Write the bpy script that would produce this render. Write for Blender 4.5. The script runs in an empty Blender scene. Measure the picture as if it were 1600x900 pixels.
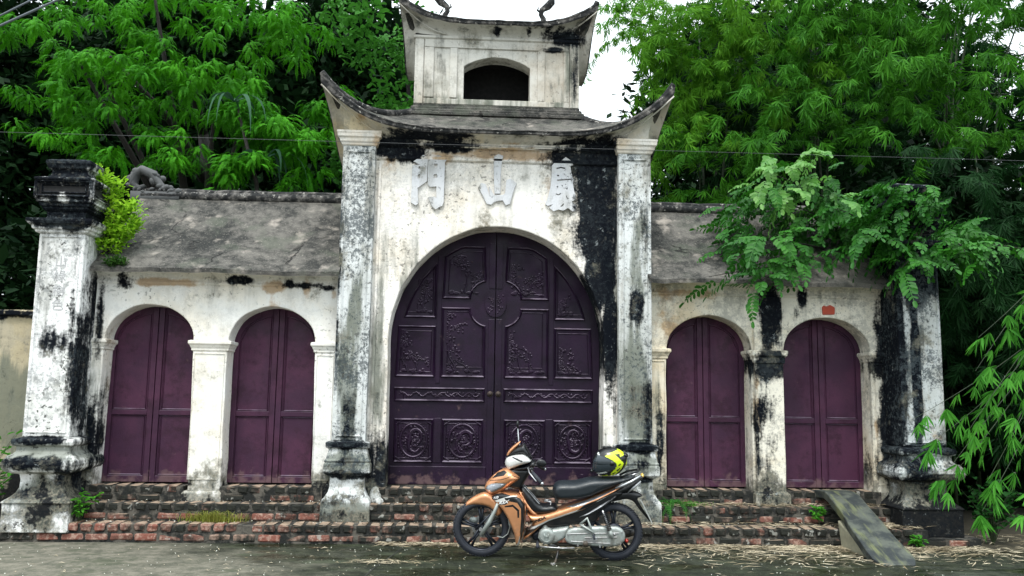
import bpy, bmesh, math, random
import numpy as np
from math import radians, sin, cos, pi, sqrt
from mathutils import Vector, Matrix, noise as mnoise
from mathutils.geometry import delaunay_2d_cdt
random.seed(7)
rng = np.random.default_rng(7)
S = bpy.context.scene
COL = S.collection

# ---------------------------------------------------------------- camera
cam_d = bpy.data.cameras.new('camera')
cam = bpy.data.objects.new('camera', cam_d); COL.objects.link(cam); S.camera = cam
PITCH, ROLL, YAW = radians(7.22), radians(.84), radians(3.16)
_f = Vector((sin(YAW)*cos(PITCH), cos(YAW)*cos(PITCH), sin(PITCH)))
_r = Vector((cos(YAW), -sin(YAW), 0)); _u = _r.cross(_f)
_r2 = _r*cos(ROLL)+_u*sin(ROLL); _u2 = -_r*sin(ROLL)+_u*cos(ROLL)
M = Matrix((_r2, _u2, -_f)).transposed().to_4x4(); M.translation = Vector((0, -9, 1.5))
cam.matrix_world = M
cam_d.sensor_fit = 'HORIZONTAL'; cam_d.sensor_width = 36; cam_d.lens = 36*1300/1600
cam_d.clip_start = .05; cam_d.clip_end = 2000

# ---------------------------------------------------------------- light
SUN_EL, SUN_AZ = radians(62), radians(200)      # azimuth clockwise from +y: behind the camera, a little to its left
W = bpy.data.worlds.new('World'); S.world = W; W.use_nodes = True
wt = W.node_tree; wt.nodes.clear()
wo = wt.nodes.new('ShaderNodeOutputWorld'); bg = wt.nodes.new('ShaderNodeBackground'); bg.inputs[1].default_value = .1
sky = wt.nodes.new('ShaderNodeTexSky'); sky.sky_type = 'NISHITA'; sky.sun_disc = False
sky.sun_elevation = SUN_EL; sky.sun_rotation = SUN_AZ
sky.air_density = 1.0; sky.dust_density = 2.5
# overcast: an even pale cloud layer covers nearly all of the blue sky, brighter overhead
tc = wt.nodes.new('ShaderNodeTexCoord'); sp = wt.nodes.new('ShaderNodeSeparateXYZ')
wt.links.new(tc.outputs['Generated'], sp.inputs[0])
mr = wt.nodes.new('ShaderNodeMapRange'); mr.inputs['From Min'].default_value = 0; mr.inputs['From Max'].default_value = 1
mr.inputs['To Min'].default_value = .62; mr.inputs['To Max'].default_value = 1.86
wt.links.new(sp.outputs[2], mr.inputs['Value'])
cl = wt.nodes.new('ShaderNodeVectorMath'); cl.operation = 'SCALE'; cl.inputs[0].default_value = (9.6, 10.5, 10.8)
wt.links.new(mr.outputs[0], cl.inputs['Scale'])
mx = wt.nodes.new('ShaderNodeMix'); mx.data_type = 'RGBA'; mx.inputs['Factor'].default_value = .9
wt.links.new(sky.outputs[0], mx.inputs['A']); wt.links.new(cl.outputs[0], mx.inputs['B'])
wt.links.new(mx.outputs['Result'], bg.inputs[0]); wt.links.new(bg.outputs[0], wo.inputs[0])
sl = bpy.data.lights.new('sun', 'SUN'); sl.energy = 1.5; sl.angle = radians(14); sl.color = (1, .96, .9)
so = bpy.data.objects.new('sun', sl); COL.objects.link(so)
_sd = Vector((sin(SUN_AZ)*cos(SUN_EL), cos(SUN_AZ)*cos(SUN_EL), sin(SUN_EL)))
so.rotation_euler = _sd.to_track_quat('Z', 'Y').to_euler()
S.view_settings.view_transform = 'Standard'; S.view_settings.look = 'None'
S.view_settings.exposure = .84; S.view_settings.gamma = 1
S.cycles.max_bounces = 5; S.cycles.diffuse_bounces = 3; S.cycles.glossy_bounces = 2
S.cycles.transparent_max_bounces = 4; S.cycles.transmission_bounces = 3

# ---------------------------------------------------------------- node helpers
class NT:
    def __init__(s, name):
        s.m = bpy.data.materials.new(name); s.m.use_nodes = True
        s.t = s.m.node_tree; s.t.nodes.clear()
        s.out = s.t.nodes.new('ShaderNodeOutputMaterial')
        s.b = s.t.nodes.new('ShaderNodeBsdfPrincipled'); s.t.links.new(s.b.outputs[0], s.out.inputs[0])
        s.geo = None
    def n(s, k): return s.t.nodes.new(k)
    def put(s, sock, v):
        if isinstance(v, (int, float)): sock.default_value = v
        elif isinstance(v, (tuple, list)):
            sock.default_value = (*v, 1) if (len(v) == 3 and len(sock.default_value) == 4) else v
        else: s.t.links.new(v, sock)
    def pos(s):
        if s.geo is None: s.geo = s.n('ShaderNodeNewGeometry')
        return s.geo.outputs['Position']
    def obj(s): return s.n('ShaderNodeTexCoord').outputs['Object']
    def rnd(s): return s.n('ShaderNodeObjectInfo').outputs['Random']
    def map(s, vec, loc=(0,0,0), sc=(1,1,1)):
        k = s.n('ShaderNodeMapping'); s.put(k.inputs[0], vec); k.inputs[1].default_value = loc; k.inputs[3].default_value = sc
        return k.outputs[0]
    def noise(s, sc, vec=None, det=4, rough=.55, stretch=None, dist=0):
        v = vec if vec is not None else s.pos()
        if stretch: v = s.map(v, (0,0,0), stretch)
        k = s.n('ShaderNodeTexNoise'); s.put(k.inputs['Vector'], v)
        k.inputs['Scale'].default_value = sc; k.inputs['Detail'].default_value = det
        k.inputs['Roughness'].default_value = rough; k.inputs['Distortion'].default_value = dist
        return k.outputs['Fac']
    def vor(s, sc, vec=None, feat='F1'):
        k = s.n('ShaderNodeTexVoronoi'); k.feature = feat; s.put(k.inputs['Vector'], vec if vec is not None else s.pos())
        k.inputs['Scale'].default_value = sc
        return k.outputs[0]
    def math(s, op, a, b=0., c=None, clamp=False):
        k = s.n('ShaderNodeMath'); k.operation = op; k.use_clamp = clamp
        s.put(k.inputs[0], a); s.put(k.inputs[1], b)
        if c is not None: s.put(k.inputs[2], c)
        return k.outputs[0]
    def mr(s, v, a, b, c=0., d=1., smooth=True):
        k = s.n('ShaderNodeMapRange'); k.interpolation_type = 'SMOOTHSTEP' if smooth else 'LINEAR'
        s.put(k.inputs['Value'], v); k.inputs['From Min'].default_value = a; k.inputs['From Max'].default_value = b
        k.inputs['To Min'].default_value = c; k.inputs['To Max'].default_value = d
        return k.outputs[0]
    def mix(s, f, a, b):
        k = s.n('ShaderNodeMix'); k.data_type = 'RGBA'
        s.put(k.inputs['Factor'], f); s.put(k.inputs['A'], a); s.put(k.inputs['B'], b)
        return k.outputs['Result']
    def field(s, lst):
        """max of soft ellipses (cx,cz,rx,rz,strength) in the x-z plane"""
        p = s.pos(); cur = None
        for cx, cz, rx, rz, st in lst:
            v = s.map(p, (-cx/rx, 0, -cz/rz), (1/rx, 0, 1/rz))
            k = s.n('ShaderNodeVectorMath'); k.operation = 'LENGTH'; s.put(k.inputs[0], v)
            f = s.mr(k.outputs['Value'], .35, 1.45, st, 0., smooth=False)
            cur = f if cur is None else s.math('MAXIMUM', cur, f)
        return cur if cur is not None else 0.
    def bump(s, h, st=.3, dist=.01, normal=None):
        k = s.n('ShaderNodeBump'); s.put(k.inputs['Strength'], st); k.inputs['Distance'].default_value = dist
        s.put(k.inputs['Height'], h)
        if normal is not None: s.put(k.inputs['Normal'], normal)
        return k.outputs[0]
    def fin(s, col, rough=.9, normal=None, metal=0., spec=None, coat=None):
        s.put(s.b.inputs['Base Color'], col); s.put(s.b.inputs['Roughness'], rough); s.put(s.b.inputs['Metallic'], metal)
        if normal is not None: s.put(s.b.inputs['Normal'], normal)
        if spec is not None: s.put(s.b.inputs['Specular IOR Level'], spec)
        if coat is not None: s.put(s.b.inputs['Coat Weight'], coat); s.b.inputs['Coat Roughness'].default_value = .08
        return s.m

MOULD = (.0035, .0050, .0085)
def plaster(name, white=(.82,.80,.75), cream=(.62,.52,.37), cream_amt=.35, grime=.35, mould=.0, stains=(), ochres=(), cleans=(), greens=(), tan=(.44,.27,.12), speck=.5, seed=0., damp=.95, pepper=.12):
    N = NT(name)
    P = N.map(N.pos(), (seed, seed*.7, seed*1.3))
    big = N.noise(1.1, P, 3); mid = N.noise(5, P, 6, .65); fine = N.noise(38, P, 3, .6)
    streak = N.noise(6, N.map(P, (0,0,0), (1,1,.14)), 6, .65)
    warp = N.noise(2.6, P, 8, .7)
    col = N.mix(N.math('MULTIPLY', N.mr(N.math('ADD', N.math('MULTIPLY', big, .6), N.math('MULTIPLY', mid, .4)), .42, .68), cream_amt*1.4, clamp=True), white, cream)
    # lost limewash: greyer render shows through in ragged flakes
    flake = N.math('ADD', N.math('MULTIPLY', warp, .6), N.math('MULTIPLY', streak, .4))
    col = N.mix(N.math('MULTIPLY', N.mr(flake, .5, .56), grime*.8), col, (.36,.345,.30))
    col = N.mix(N.math('MULTIPLY', N.mr(streak, .5, .75), grime), col, (.20,.195,.165))
    col = N.mix(N.math('MULTIPLY', N.mr(N.math('MULTIPLY', mid, streak), .27, .42), grime), col, (.11,.12,.115))
    if ochres:
        f = N.math('ADD', N.field(ochres), N.math('MULTIPLY', N.math('SUBTRACT', warp, .5), 2.2))
        col = N.mix(N.math('MULTIPLY', N.mr(f, .35, .75), .75), col, tan)
    if greens:
        f = N.math('ADD', N.field(greens), N.math('MULTIPLY', N.math('SUBTRACT', streak, .5), 2.4))
        col = N.mix(N.math('MULTIPLY', N.mr(f, .35, .85), .8), col, (.13,.145,.115))
    nz = N.math('ADD', N.math('MULTIPLY', N.math('SUBTRACT', warp, .5), 1.5), N.math('MULTIPLY', N.math('SUBTRACT', streak, .5), 1.7))
    nz = N.math('ADD', nz, N.math('MULTIPLY', N.math('SUBTRACT', fine, .5), .5))
    f = N.math('ADD', N.field(stains), N.math('ADD', nz, mould))
    mk = N.mr(f, .30, .68)
    mcol = N.mix(N.mr(N.noise(7, P, 5, .7), .55, .8), MOULD, (.030,.038,.042))
    col = N.mix(N.math('MULTIPLY', mk, .996), col, mcol)
    pf = N.math('ADD', N.noise(21, P, 6, .85), N.math('MULTIPLY', N.math('SUBTRACT', N.noise(2.1, P, 4, .6), .5), .55))
    col = N.mix(N.math('MULTIPLY', N.mr(pf, .49, .60), pepper), col, (.055,.068,.075))
    # rising damp: the feet of walls and plinths are green-grey and blotched
    zz = N.n('ShaderNodeSeparateXYZ'); N.put(zz.inputs[0], N.pos())
    dm = N.math('ADD', N.mr(zz.outputs[2], .10, .95, damp, 0.), N.math('ADD', N.math('MULTIPLY', N.math('SUBTRACT', warp, .5), 2.4), N.math('MULTIPLY', N.math('SUBTRACT', mid, .5), 1.2)))
    col = N.mix(N.math('MULTIPLY', N.mr(dm, .18, .55), .85), col, N.mix(N.mr(fine, .4, .6), (.11,.115,.095), (.23,.215,.17)))
    dm2 = N.math('ADD', dm, N.math('SUBTRACT', streak, .62))
    col = N.mix(N.math('MULTIPLY', N.mr(dm2, .42, .62), .93), col, MOULD)
    # pits and lichen specks
    sp_ = N.math('MULTIPLY', N.mr(N.noise(24, P, 2, .6), .60, .66), N.mr(N.noise(2.2, P, 3), .42, .62))
    col = N.mix(N.math('MULTIPLY', sp_, speck), col, (.06,.06,.055))
    lich = N.math('MULTIPLY', N.mr(N.noise(13, P, 5, .75), .60, .70), .6)
    col = N.mix(N.math('MULTIPLY', lich, mk), col, (.30,.33,.34))
    h = N.math('ADD', N.math('MULTIPLY', mid, .6), N.math('ADD', N.math('MULTIPLY', fine, .25), N.math('MULTIPLY', N.math('SUBTRACT', 1., N.mr(flake, .5, .53)), .2)))
    h = N.math('SUBTRACT', h, N.math('MULTIPLY', sp_, .5))
    return N.fin(col, .93, N.bump(h, .55, .012), spec=.06)

def simple(name, col, rough=.6, metal=0., coat=None, spec=None, var=.15, sc=20., bump=.0, objspace=True):
    N = NT(name); v = N.obj() if objspace else N.pos()
    nz = N.noise(sc, v, 4)
    dark = tuple(c*(1-var) for c in col); light = tuple(min(1, c*(1+var)) for c in col)
    c = N.mix(nz, dark, light)
    nm = N.bump(N.noise(sc*3, v, 3), bump, .004) if bump else None
    return N.fin(c, N.mr(nz, .3, .7, max(.03, rough*.85), min(1, rough*1.15)), nm, metal, spec, coat)

# ---------------------------------------------------------------- mesh helpers
def link(name, me, parent=None):
    o = bpy.data.objects.new(name, me); COL.objects.link(o)
    if parent is not None:
        o.parent = parent
        if me is not None: o.location = -WORLD(parent)
    return o
def WORLD(o):
    v = Vector((0,0,0))
    while o is not None: v += o.location; o = o.parent
    return v
def tag(o, label=None, cat=None, group=None, kind=None):
    if label: o['label'] = label
    if cat: o['category'] = cat
    if group: o['group'] = group
    if kind: o['kind'] = kind
    return o
def thing(name, loc, label, cat, group=None):
    o = bpy.data.objects.new(name, None); o.empty_display_size = .1; COL.objects.link(o); o.location = loc
    return tag(o, label, cat, group)

class MB:
    def __init__(s): s.v = []; s.f = []; s.m = []; s.cur = 0
    def add(s, vs, fs):
        b = len(s.v); s.v += [tuple(v) for v in vs]; s.f += [tuple(i+b for i in f) for f in fs]; s.m += [s.cur]*len(fs)
        return s
    def box(s, x0, x1, y0, y1, z0, z1):
        return s.add([(x0,y0,z0),(x1,y0,z0),(x1,y1,z0),(x0,y1,z0),(x0,y0,z1),(x1,y0,z1),(x1,y1,z1),(x0,y1,z1)],
              [(3,2,1,0),(4,5,6,7),(0,1,5,4),(1,2,6,5),(2,3,7,6),(3,0,4,7)])
    def prism(s, ol, y0, y1):
        """outline in x-z, counter-clockwise seen from -y; extruded from y0 (front) to y1"""
        a = sum(ol[i][0]*ol[(i+1)%len(ol)][1]-ol[(i+1)%len(ol)][0]*ol[i][1] for i in range(len(ol)))
        if a < 0: ol = ol[::-1]
        n = len(ol)
        return s.add([(x,y0,z) for x,z in ol]+[(x,y1,z) for x,z in ol],
              [tuple(range(n)), tuple(range(2*n-1,n-1,-1))]+[(i,i+n,(i+1)%n+n,(i+1)%n) for i in range(n)])
    def frame(s, ol, w, y0, y1):
        """moulding that follows an outline, w wide inwards"""
        a = sum(ol[i][0]*ol[(i+1)%len(ol)][1]-ol[(i+1)%len(ol)][0]*ol[i][1] for i in range(len(ol)))
        if a < 0: ol = ol[::-1]
        n = len(ol); P = [Vector(p) for p in ol]
        def off(d):
            r = []
            for i in range(n):
                e0 = (P[i]-P[i-1]).normalized(); e1 = (P[(i+1)%n]-P[i]).normalized()
                n0 = Vector((-e0.y, e0.x)); n1 = Vector((-e1.y, e1.x)); b = (n0+n1)
                b = b/max(.3, b.dot(n0)); r.append(P[i]+b*d)
            return r
        A = ol; B = off(w*.45); C = off(w)
        vs = [(x,y1,z) for x,z in A]+[(p.x,y0,p.y) for p in B]+[(p.x,y1,p.y) for p in C]
        fs = []
        for i in range(n):
            j = (i+1)%n
            fs += [(i,j,j+n,i+n),(i+n,j+n,j+2*n,i+2*n)]
        return s.add(vs, fs)
    def mould(s, x0, x1, y0, y1, prof, cap=True):
        """stack of rectangles (out, z) round a footprint"""
        vs = []; fs = []
        for o, z in prof: vs += [(x0-o,y0-o,z),(x1+o,y0-o,z),(x1+o,y1+o,z),(x0-o,y1+o,z)]
        up = prof[-1][1] > prof[0][1]
        for k in range(len(prof)-1):
            for i in range(4):
                j = (i+1)%4; q = (k*4+i, k*4+j, k*4+4+j, k*4+4+i)
                fs.append(q if up else q[::-1])
        if cap:
            t = (len(prof)-1)*4
            fs.append((3,2,1,0) if up else (0,1,2,3)); fs.append((t,t+1,t+2,t+3) if up else (t+3,t+2,t+1,t))
        return s.add(vs, fs)
    def tube(s, pts, r, n=8, closed=False, flat=1.):
        P = [Vector(p) for p in pts]; k = len(P)
        rs = r if isinstance(r, (list, tuple)) else [r]*k
        vs = []; fs = []; up = None
        for i in range(k):
            a = P[(i-1)%k] if (i or closed) else P[i]; b = P[(i+1)%k] if (i < k-1 or closed) else P[i]
            t = (b-a).normalized()
            if up is None:
                up = t.cross(Vector((0,1,0)));
                if up.length < .1: up = t.cross(Vector((1,0,0)))
            up = (up - t*up.dot(t)).normalized(); w = t.cross(up)
            for q in range(n):
                c = P[i]+(up*cos(2*pi*q/n)+w*sin(2*pi*q/n)*flat)*rs[i]; vs.append(c)
        for i in range(k if closed else k-1):
            for q in range(n):
                fs.append((i*n+q, i*n+(q+1)%n, ((i+1)%k)*n+(q+1)%n, ((i+1)%k)*n+q))
        if not closed: fs += [tuple(range(n-1,-1,-1)), tuple(range((k-1)*n, k*n))]
        return s.add(vs, fs)
    def ell(s, c, r, nu=10, nv=6, rot=None):
        vs = [Vector((0,0,-1))]; fs = []
        for i in range(1, nv):
            t = -pi/2+pi*i/nv
            for j in range(nu): vs.append(Vector((cos(t)*cos(2*pi*j/nu), cos(t)*sin(2*pi*j/nu), sin(t))))
        vs.append(Vector((0,0,1))); L = len(vs)-1
        for j in range(nu): fs.append((0, 1+(j+1)%nu, 1+j)); fs.append((L, L-nu+j, L-nu+(j+1)%nu))
        for i in range(nv-2):
            for j in range(nu):
                a = 1+i*nu; fs.append((a+j, a+(j+1)%nu, a+nu+(j+1)%nu, a+nu+j))
        R_ = rot or Matrix.Identity(3); c = Vector(c)
        return s.add([c+R_@Vector((v.x*r[0], v.y*r[1], v.z*r[2])) for v in vs], fs)
    def lathe(s, c, prof, n=24, axis='y'):
        """prof (radius, along) revolved about axis through c"""
        vs = []; fs = []
        for r, t in prof:
            for j in range(n):
                a = 2*pi*j/n
                p = (r*cos(a), t, r*sin(a)) if axis == 'y' else ((r*cos(a), r*sin(a), t) if axis == 'z' else (t, r*cos(a), r*sin(a)))
                vs.append((c[0]+p[0], c[1]+p[1], c[2]+p[2]))
        for i in range(len(prof)-1):
            for j in range(n): fs.append((i*n+j, i*n+(j+1)%n, (i+1)*n+(j+1)%n, (i+1)*n+j))
        return s.add(vs, fs)
    def build(s, name, mats, parent=None, smooth=False, bevel=0., seg=2, auto=None, disp=0.):
        me = bpy.data.meshes.new(name); me.from_pydata(s.v, [], s.f)
        for m in (mats if isinstance(mats, (list, tuple)) else [mats]): me.materials.append(m)
        if s.cur or any(s.m): me.polygons.foreach_set('material_index', s.m)
        me.update(); bm = bmesh.new(); bm.from_mesh(me); bmesh.ops.recalc_face_normals(bm, faces=bm.faces); bm.to_mesh(me); bm.free()
        if smooth: me.polygons.foreach_set('use_smooth', [True]*len(me.polygons))
        o = link(name, me, parent)
        if bevel:
            b = o.modifiers.new('bevel', 'BEVEL'); b.width = bevel; b.segments = seg; b.limit_method = 'ANGLE'; b.angle_limit = radians(35)
            b.use_clamp_overlap = True
        return o
def grid_surf(mb, fn, nu, nv):
    vs = [fn(i/nu, j/nv) for j in range(nv+1) for i in range(nu+1)]
    fs = [(j*(nu+1)+i, j*(nu+1)+i+1, (j+1)*(nu+1)+i+1, (j+1)*(nu+1)+i) for j in range(nv) for i in range(nu)]
    mb.add(vs, fs)
def jit(p, s, k=3.): return mnoise.noise(Vector(p)*k)*s
# ================================================================ materials
m_tower = plaster('tower_plaster', (.86,.83,.79), (.76,.65,.50), .5, .24, .0, speck=.6, pepper=.25,
    stains=[(-.95,4.17,.55,.12,1.1),(-.66,4.11,.24,.15,1.0),(-.25,4.19,.4,.07,.9),(1.62,4.10,.75,.22,1.05),(1.40,3.85,.27,.7,1.3),(1.42,3.35,.25,.55,1.3),(1.45,2.85,.2,.55,1.2),(1.56,2.2,.12,.8,.95),
            (-.85,.55,.12,.5,.95),(-.98,.7,.1,.5,.7),(1.62,1.6,.1,.8,.5),(1.7,.6,.15,.4,.6)],
    ochres=[(.45,4.12,.8,.09,.9),(-.85,4.0,.1,.25,.6),(-.35,4.08,.25,.1,.7),(.87,3.7,.1,.3,.4),(.2,3.3,.9,.2,.15)],
    greens=[(-.93,2.2,.1,1.6,.5),(-.75,2.8,.25,.5,.4),(1.62,2.6,.2,1.5,.8),(1.6,1.0,.2,.8,.7),(1.0,3.2,.2,.3,.3)], seed=0)
m_upper = plaster('upper_storey_plaster', (.60,.585,.54), (.42,.37,.30), .7, .75, .0, speck=.4,
    stains=[(1.08,5.72,.30,.13,.95),(.98,5.57,.14,.05,1.05),(.3,5.74,.05,.06,.7),(.68,5.74,.04,.06,.65),(.2,4.79,.8,.05,.5),(1.24,5.3,.05,.5,.35)],
    greens=[(.3,4.9,.9,.12,.7),(1.1,5.3,.2,.5,.4)], seed=3)
m_pil = plaster('pilaster_plaster', (.66,.68,.68), (.40,.41,.38), .6, .6, -.02, pepper=.85, damp=.6, speck=.8,
    stains=[(-1.2,1.2,.3,.7,.42),(-1.36,2.4,.04,1.6,.55),(-1.2,.95,.3,.06,1.0),(1.84,.95,.3,.06,1.0),(1.84,2.45,.12,.25,.8),(-1.2,.64,.3,.05,1.1),(-1.2,.40,.4,.10,.62),(-1.2,.22,.4,.10,.75),(1.84,.40,.4,.10,.62),(1.84,.22,.4,.10,.75),(-1.2,.78,.3,.07,.5),(1.84,.78,.3,.07,.5),(1.84,.62,.3,.04,.8),(1.98,1.5,.08,1.0,.6),(-1.36,1.4,.05,1.0,.55),(-1.0,.35,.4,.15,.45),(1.95,3.3,.06,.6,.35)],
    cleans=(), greens=[(-1.2,.78,.4,.12,1.1),(-1.2,.25,.4,.14,1.3),(1.84,.78,.4,.12,1.1),(1.84,.25,.4,.14,1.3),(-1.2,1.8,.3,1.3,.65),(1.84,1.6,.3,1.2,.85),(1.84,2.9,.25,.9,.6)], seed=6)
m_cap = plaster('capital_plaster', (.80,.77,.72), (.72,.58,.42), .7, .25, -.1, speck=.3, ochres=[(-1.0,4.2,.1,.15,.5)],
    stains=[(1.55,4.28,.12,.2,.8),(-1.0,4.6,.12,.1,.4)], seed=8)
m_wingL = plaster('left_wing_plaster', (.84,.83,.80), (.76,.66,.50), .35, .12, -.12, speck=.55,
    stains=[(-3.62,2.62,.12,.13,1.05),(-2.44,2.66,.15,.055,1.25),(-1.75,2.62,.4,.05,.7),(-1.9,2.64,.08,.05,.8),(-3.86,2.2,.06,.5,.8),(-3.92,1.0,.20,.55,.95),(-3.7,1.0,.04,.6,.4),(-2.68,.55,.22,.22,.65),(-1.44,.5,.1,.35,.7),(-1.5,2.6,.1,.05,.8)],
    ochres=[(-3.2,2.62,.42,.06,.95),(-2.05,2.60,.16,.09,.95),(-1.72,2.58,.05,.12,.7),(-3.45,2.3,.15,.07,.5),(-2.05,2.42,.10,.12,.5),(-3.75,1.6,.1,1.0,.3),(-1.42,2.55,.05,.12,.6)],
    greens=[(-3.5,2.25,.3,.06,.3),(-3.95,1.3,.2,.8,.6)], seed=11)
m_wingR = plaster('right_wing_plaster', (.78,.74,.64), (.64,.54,.38), .7, .35, -.05, pepper=.35, speck=.5,
    stains=[(3.32,2.4,.17,.5,1.05),(3.32,1.85,.24,.2,1.05),(3.32,1.2,.26,.9,.50),(3.32,.45,.25,.22,.95),(3.72,2.62,.07,.14,1.0),(3.66,2.42,.06,.12,.5),(4.62,2.3,.12,.4,.95),(4.74,1.2,.17,1.2,1.3),(4.68,1.9,.20,.25,1.1),(2.12,1.0,.07,.7,.65),(2.18,.7,.1,.5,.6),(3.17,1.0,.03,.6,.6),(4.5,.7,.08,.4,.6)],
    ochres=[(2.25,2.35,.25,.35,.6),(2.4,2.62,.5,.08,.6),(3.18,1.3,.05,.8,.6),(3.9,2.5,.25,.15,.35),(4.52,1.0,.04,.5,.5)],
    greens=[(3.32,1.2,.12,.7,.3),(4.1,2.6,.3,.1,.4),(2.1,1.4,.06,.6,.6)], seed=15)
m_pilL = plaster('left_pillar_plaster', damp=.45, white=(.80,.80,.80), cream=(.62,.62,.56), cream_amt=.4, grime=.35, mould=.0, pepper=.55, speck=.95,
    stains=[(-4.12,1.95,.25,.18,.62),(-3.98,2.1,.06,.9,.55),(-3.86,1.9,.09,1.2,.95),(-4.15,3.25,.5,.16,1.25),(-4.15,3.6,.5,.3,.85),(-4.15,3.86,.5,.2,.95),(-4.2,.97,.4,.05,1.0),(-4.15,.75,.5,.08,.75),(-4.2,.45,.5,.05,.6),(-4.25,.45,.35,.07,.8),(-3.9,.5,.15,.3,1.0),(-4.05,.22,.1,.12,.9)],
    greens=[(-4.2,.82,.5,.16,1.2),(-4.2,.45,.5,.16,1.0),(-3.88,2.9,.1,.3,.6),(-4.3,.3,.3,.15,.5)], seed=19)
m_pilR = plaster('right_pillar_plaster', (.54,.57,.58), (.34,.34,.30), .5, .7, .20, pepper=.85, speck=.9,
    stains=[(4.60,2.2,.09,1.4,1.1),(4.85,2.85,.3,.3,1.0),(4.80,1.7,.045,1.2,.9),(4.9,3.4,.6,.6,1.15),(4.85,.98,.35,.05,1.2),(4.85,.66,.35,.07,1.2),(4.85,.22,.45,.16,1.35),(4.7,.8,.2,.1,.8),(4.85,.55,.3,.1,.7)],
    ochres=[(4.95,.42,.3,.08,.8),(5.0,1.1,.1,.08,.7)], seed=23)
m_wallfar = plaster('boundary_wall_render', (.46,.40,.28), (.36,.30,.19), .6, .3, 0., speck=.3, greens=[(-5.1,1.25,.9,.55,1.2)], stains=[(-5.0,2.3,1.,.06,.8),(-5.2,1.5,.3,.2,.3)], seed=30)
def lettermat():
    m = plaster('letter_plaster', (.64,.65,.68), (.66,.63,.57), .45, .25, -.1, speck=.4, stains=[(1.20,3.95,.10,.3,1.0),(1.17,3.6,.06,.2,.8),(-.6,4.06,.05,.05,.5)], seed=41)
    return m
m_letter = lettermat()

def roofmat():
    N = NT('weathered_roof_mortar')
    big = N.noise(1.3, det=5, rough=.65); mid = N.noise(9, det=7, rough=.72); fine = N.noise(55, det=3)
    v = N.math('ADD', N.math('MULTIPLY', big, .5), N.math('MULTIPLY', mid, .5))
    col = N.mix(N.mr(v, .40, .62), (.022,.023,.022), (.13,.122,.11))
    col = N.mix(N.mr(N.noise(4, det=6), .56, .72), col, (.28,.25,.22))
    col = N.mix(N.math('MULTIPLY', N.mr(N.noise(2.4, det=5), .52, .68), .6), col, (.075,.085,.065))
    P = N.map(N.pos(), (3.1, 2.2, .4), (1, .8, 1)); w = N.n('ShaderNodeVectorMath'); w.operation = 'ADD'
    nk = N.n('ShaderNodeTexNoise'); nk.inputs['Scale'].default_value = 3.5; N.put(nk.inputs['Vector'], N.pos())
    sc = N.n('ShaderNodeVectorMath'); sc.operation = 'SCALE'; N.put(sc.inputs[0], nk.outputs['Color']); sc.inputs['Scale'].default_value = .5
    N.put(w.inputs[0], P); N.put(w.inputs[1], sc.outputs[0])
    e = N.vor(.75, w.outputs[0], 'DISTANCE_TO_EDGE'); crack = N.mr(e, .004, .016, 1, 0)
    crack = N.math('MULTIPLY', crack, N.mr(N.noise(1.7), .5, .6))
    col = N.mix(N.math('MULTIPLY', crack, .85), col, (.012,.012,.012))
    col = N.mix(N.math('MULTIPLY', N.mr(fine, .58, .7), .35), col, (.33,.30,.27))
    h = N.math('SUBTRACT', N.math('ADD', N.math('MULTIPLY', mid, .7), N.math('MULTIPLY', fine, .3)), crack)
    return N.fin(col, .9, N.bump(h, .8, .025), spec=.2)
m_roof = roofmat()
def darkroof():
    N = NT('black_lichen_mortar')
    mid = N.noise(9, det=6, rough=.7)
    col = N.mix(N.mr(mid, .45, .7), (.018,.019,.020), (.16,.15,.14))
    col = N.mix(N.mr(N.noise(20, det=3), .62, .68), col, (.26,.25,.23))
    return N.fin(col, .9, N.bump(N.noise(30, det=5), .7, .015), spec=.2)
m_droof = darkroof()

def brickmat(nm='old_red_brick', bias=.0):
    N = NT(nm)
    r = N.rnd(); P = N.pos()
    c = N.mix(r, (.175,.062,.044), (.13,.075,.058))
    c = N.mix(N.mr(r, .7, .8), c, (.28,.185,.14))
    n1 = N.noise(3.2, det=6, rough=.7); n2 = N.noise(22, det=4, rough=.7)
    c = N.mix(N.math('MULTIPLY', N.mr(n2, .45, .62), .55), c, (.42,.30,.24))
    # lichen and black mould: heavier away from the worn bright corner on the left
    n3 = N.noise(7.5, det=6, rough=.7); loc = N.field([(-3.0,.12,1.3,.16,-.24),(-1.9,.12,.8,.16,-.10),(.5,.12,1.4,.1,-.08)])
    loc2 = N.field([(-3.0,.13,1.9,.13,.17),(1.6,.2,2.4,.3,.06)])
    f = N.math('ADD', N.math('MULTIPLY', n1, .5), N.math('ADD', N.math('MULTIPLY', n3, .5), N.math('MULTIPLY', N.math('SUBTRACT', r, .5), .16)))
    f = N.math('ADD', N.math('SUBTRACT', f, loc2), bias)
    c = N.mix(N.math('MULTIPLY', N.mr(f, .36, .52), .99), c, N.mix(n2, (.004,.005,.006), (.022,.025,.018)))
    c = N.mix(N.math('MULTIPLY', N.mr(N.noise(12, det=4), .62, .67), .6), c, (.33,.33,.30))
    nn = N.n('ShaderNodeSeparateXYZ'); N.put(nn.inputs[0], N.geo.outputs['True Normal'])   # grit and straw dust lie on the treads
    c = N.mix(N.math('MULTIPLY', N.mr(nn.outputs[2], .7, .95), N.mr(N.noise(6, det=5), .32, .55, .25, .9)), c, (.36,.27,.20))
    return N.fin(c, .85, N.bump(N.noise(45, det=4), .7, .008), spec=.3)
m_brick = brickmat('old_red_brick', .012); m_brickh = brickmat('mouldy_header_brick', .085)
def mortarmat():
    N = NT('old_mortar')
    c = N.mix(N.mr(N.noise(6, det=6, rough=.7), .45, .6), (.010,.011,.010), (.10,.09,.075))
    return N.fin(c, .95, N.bump(N.noise(40), .8, .01))
m_mortar = mortarmat()

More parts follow.
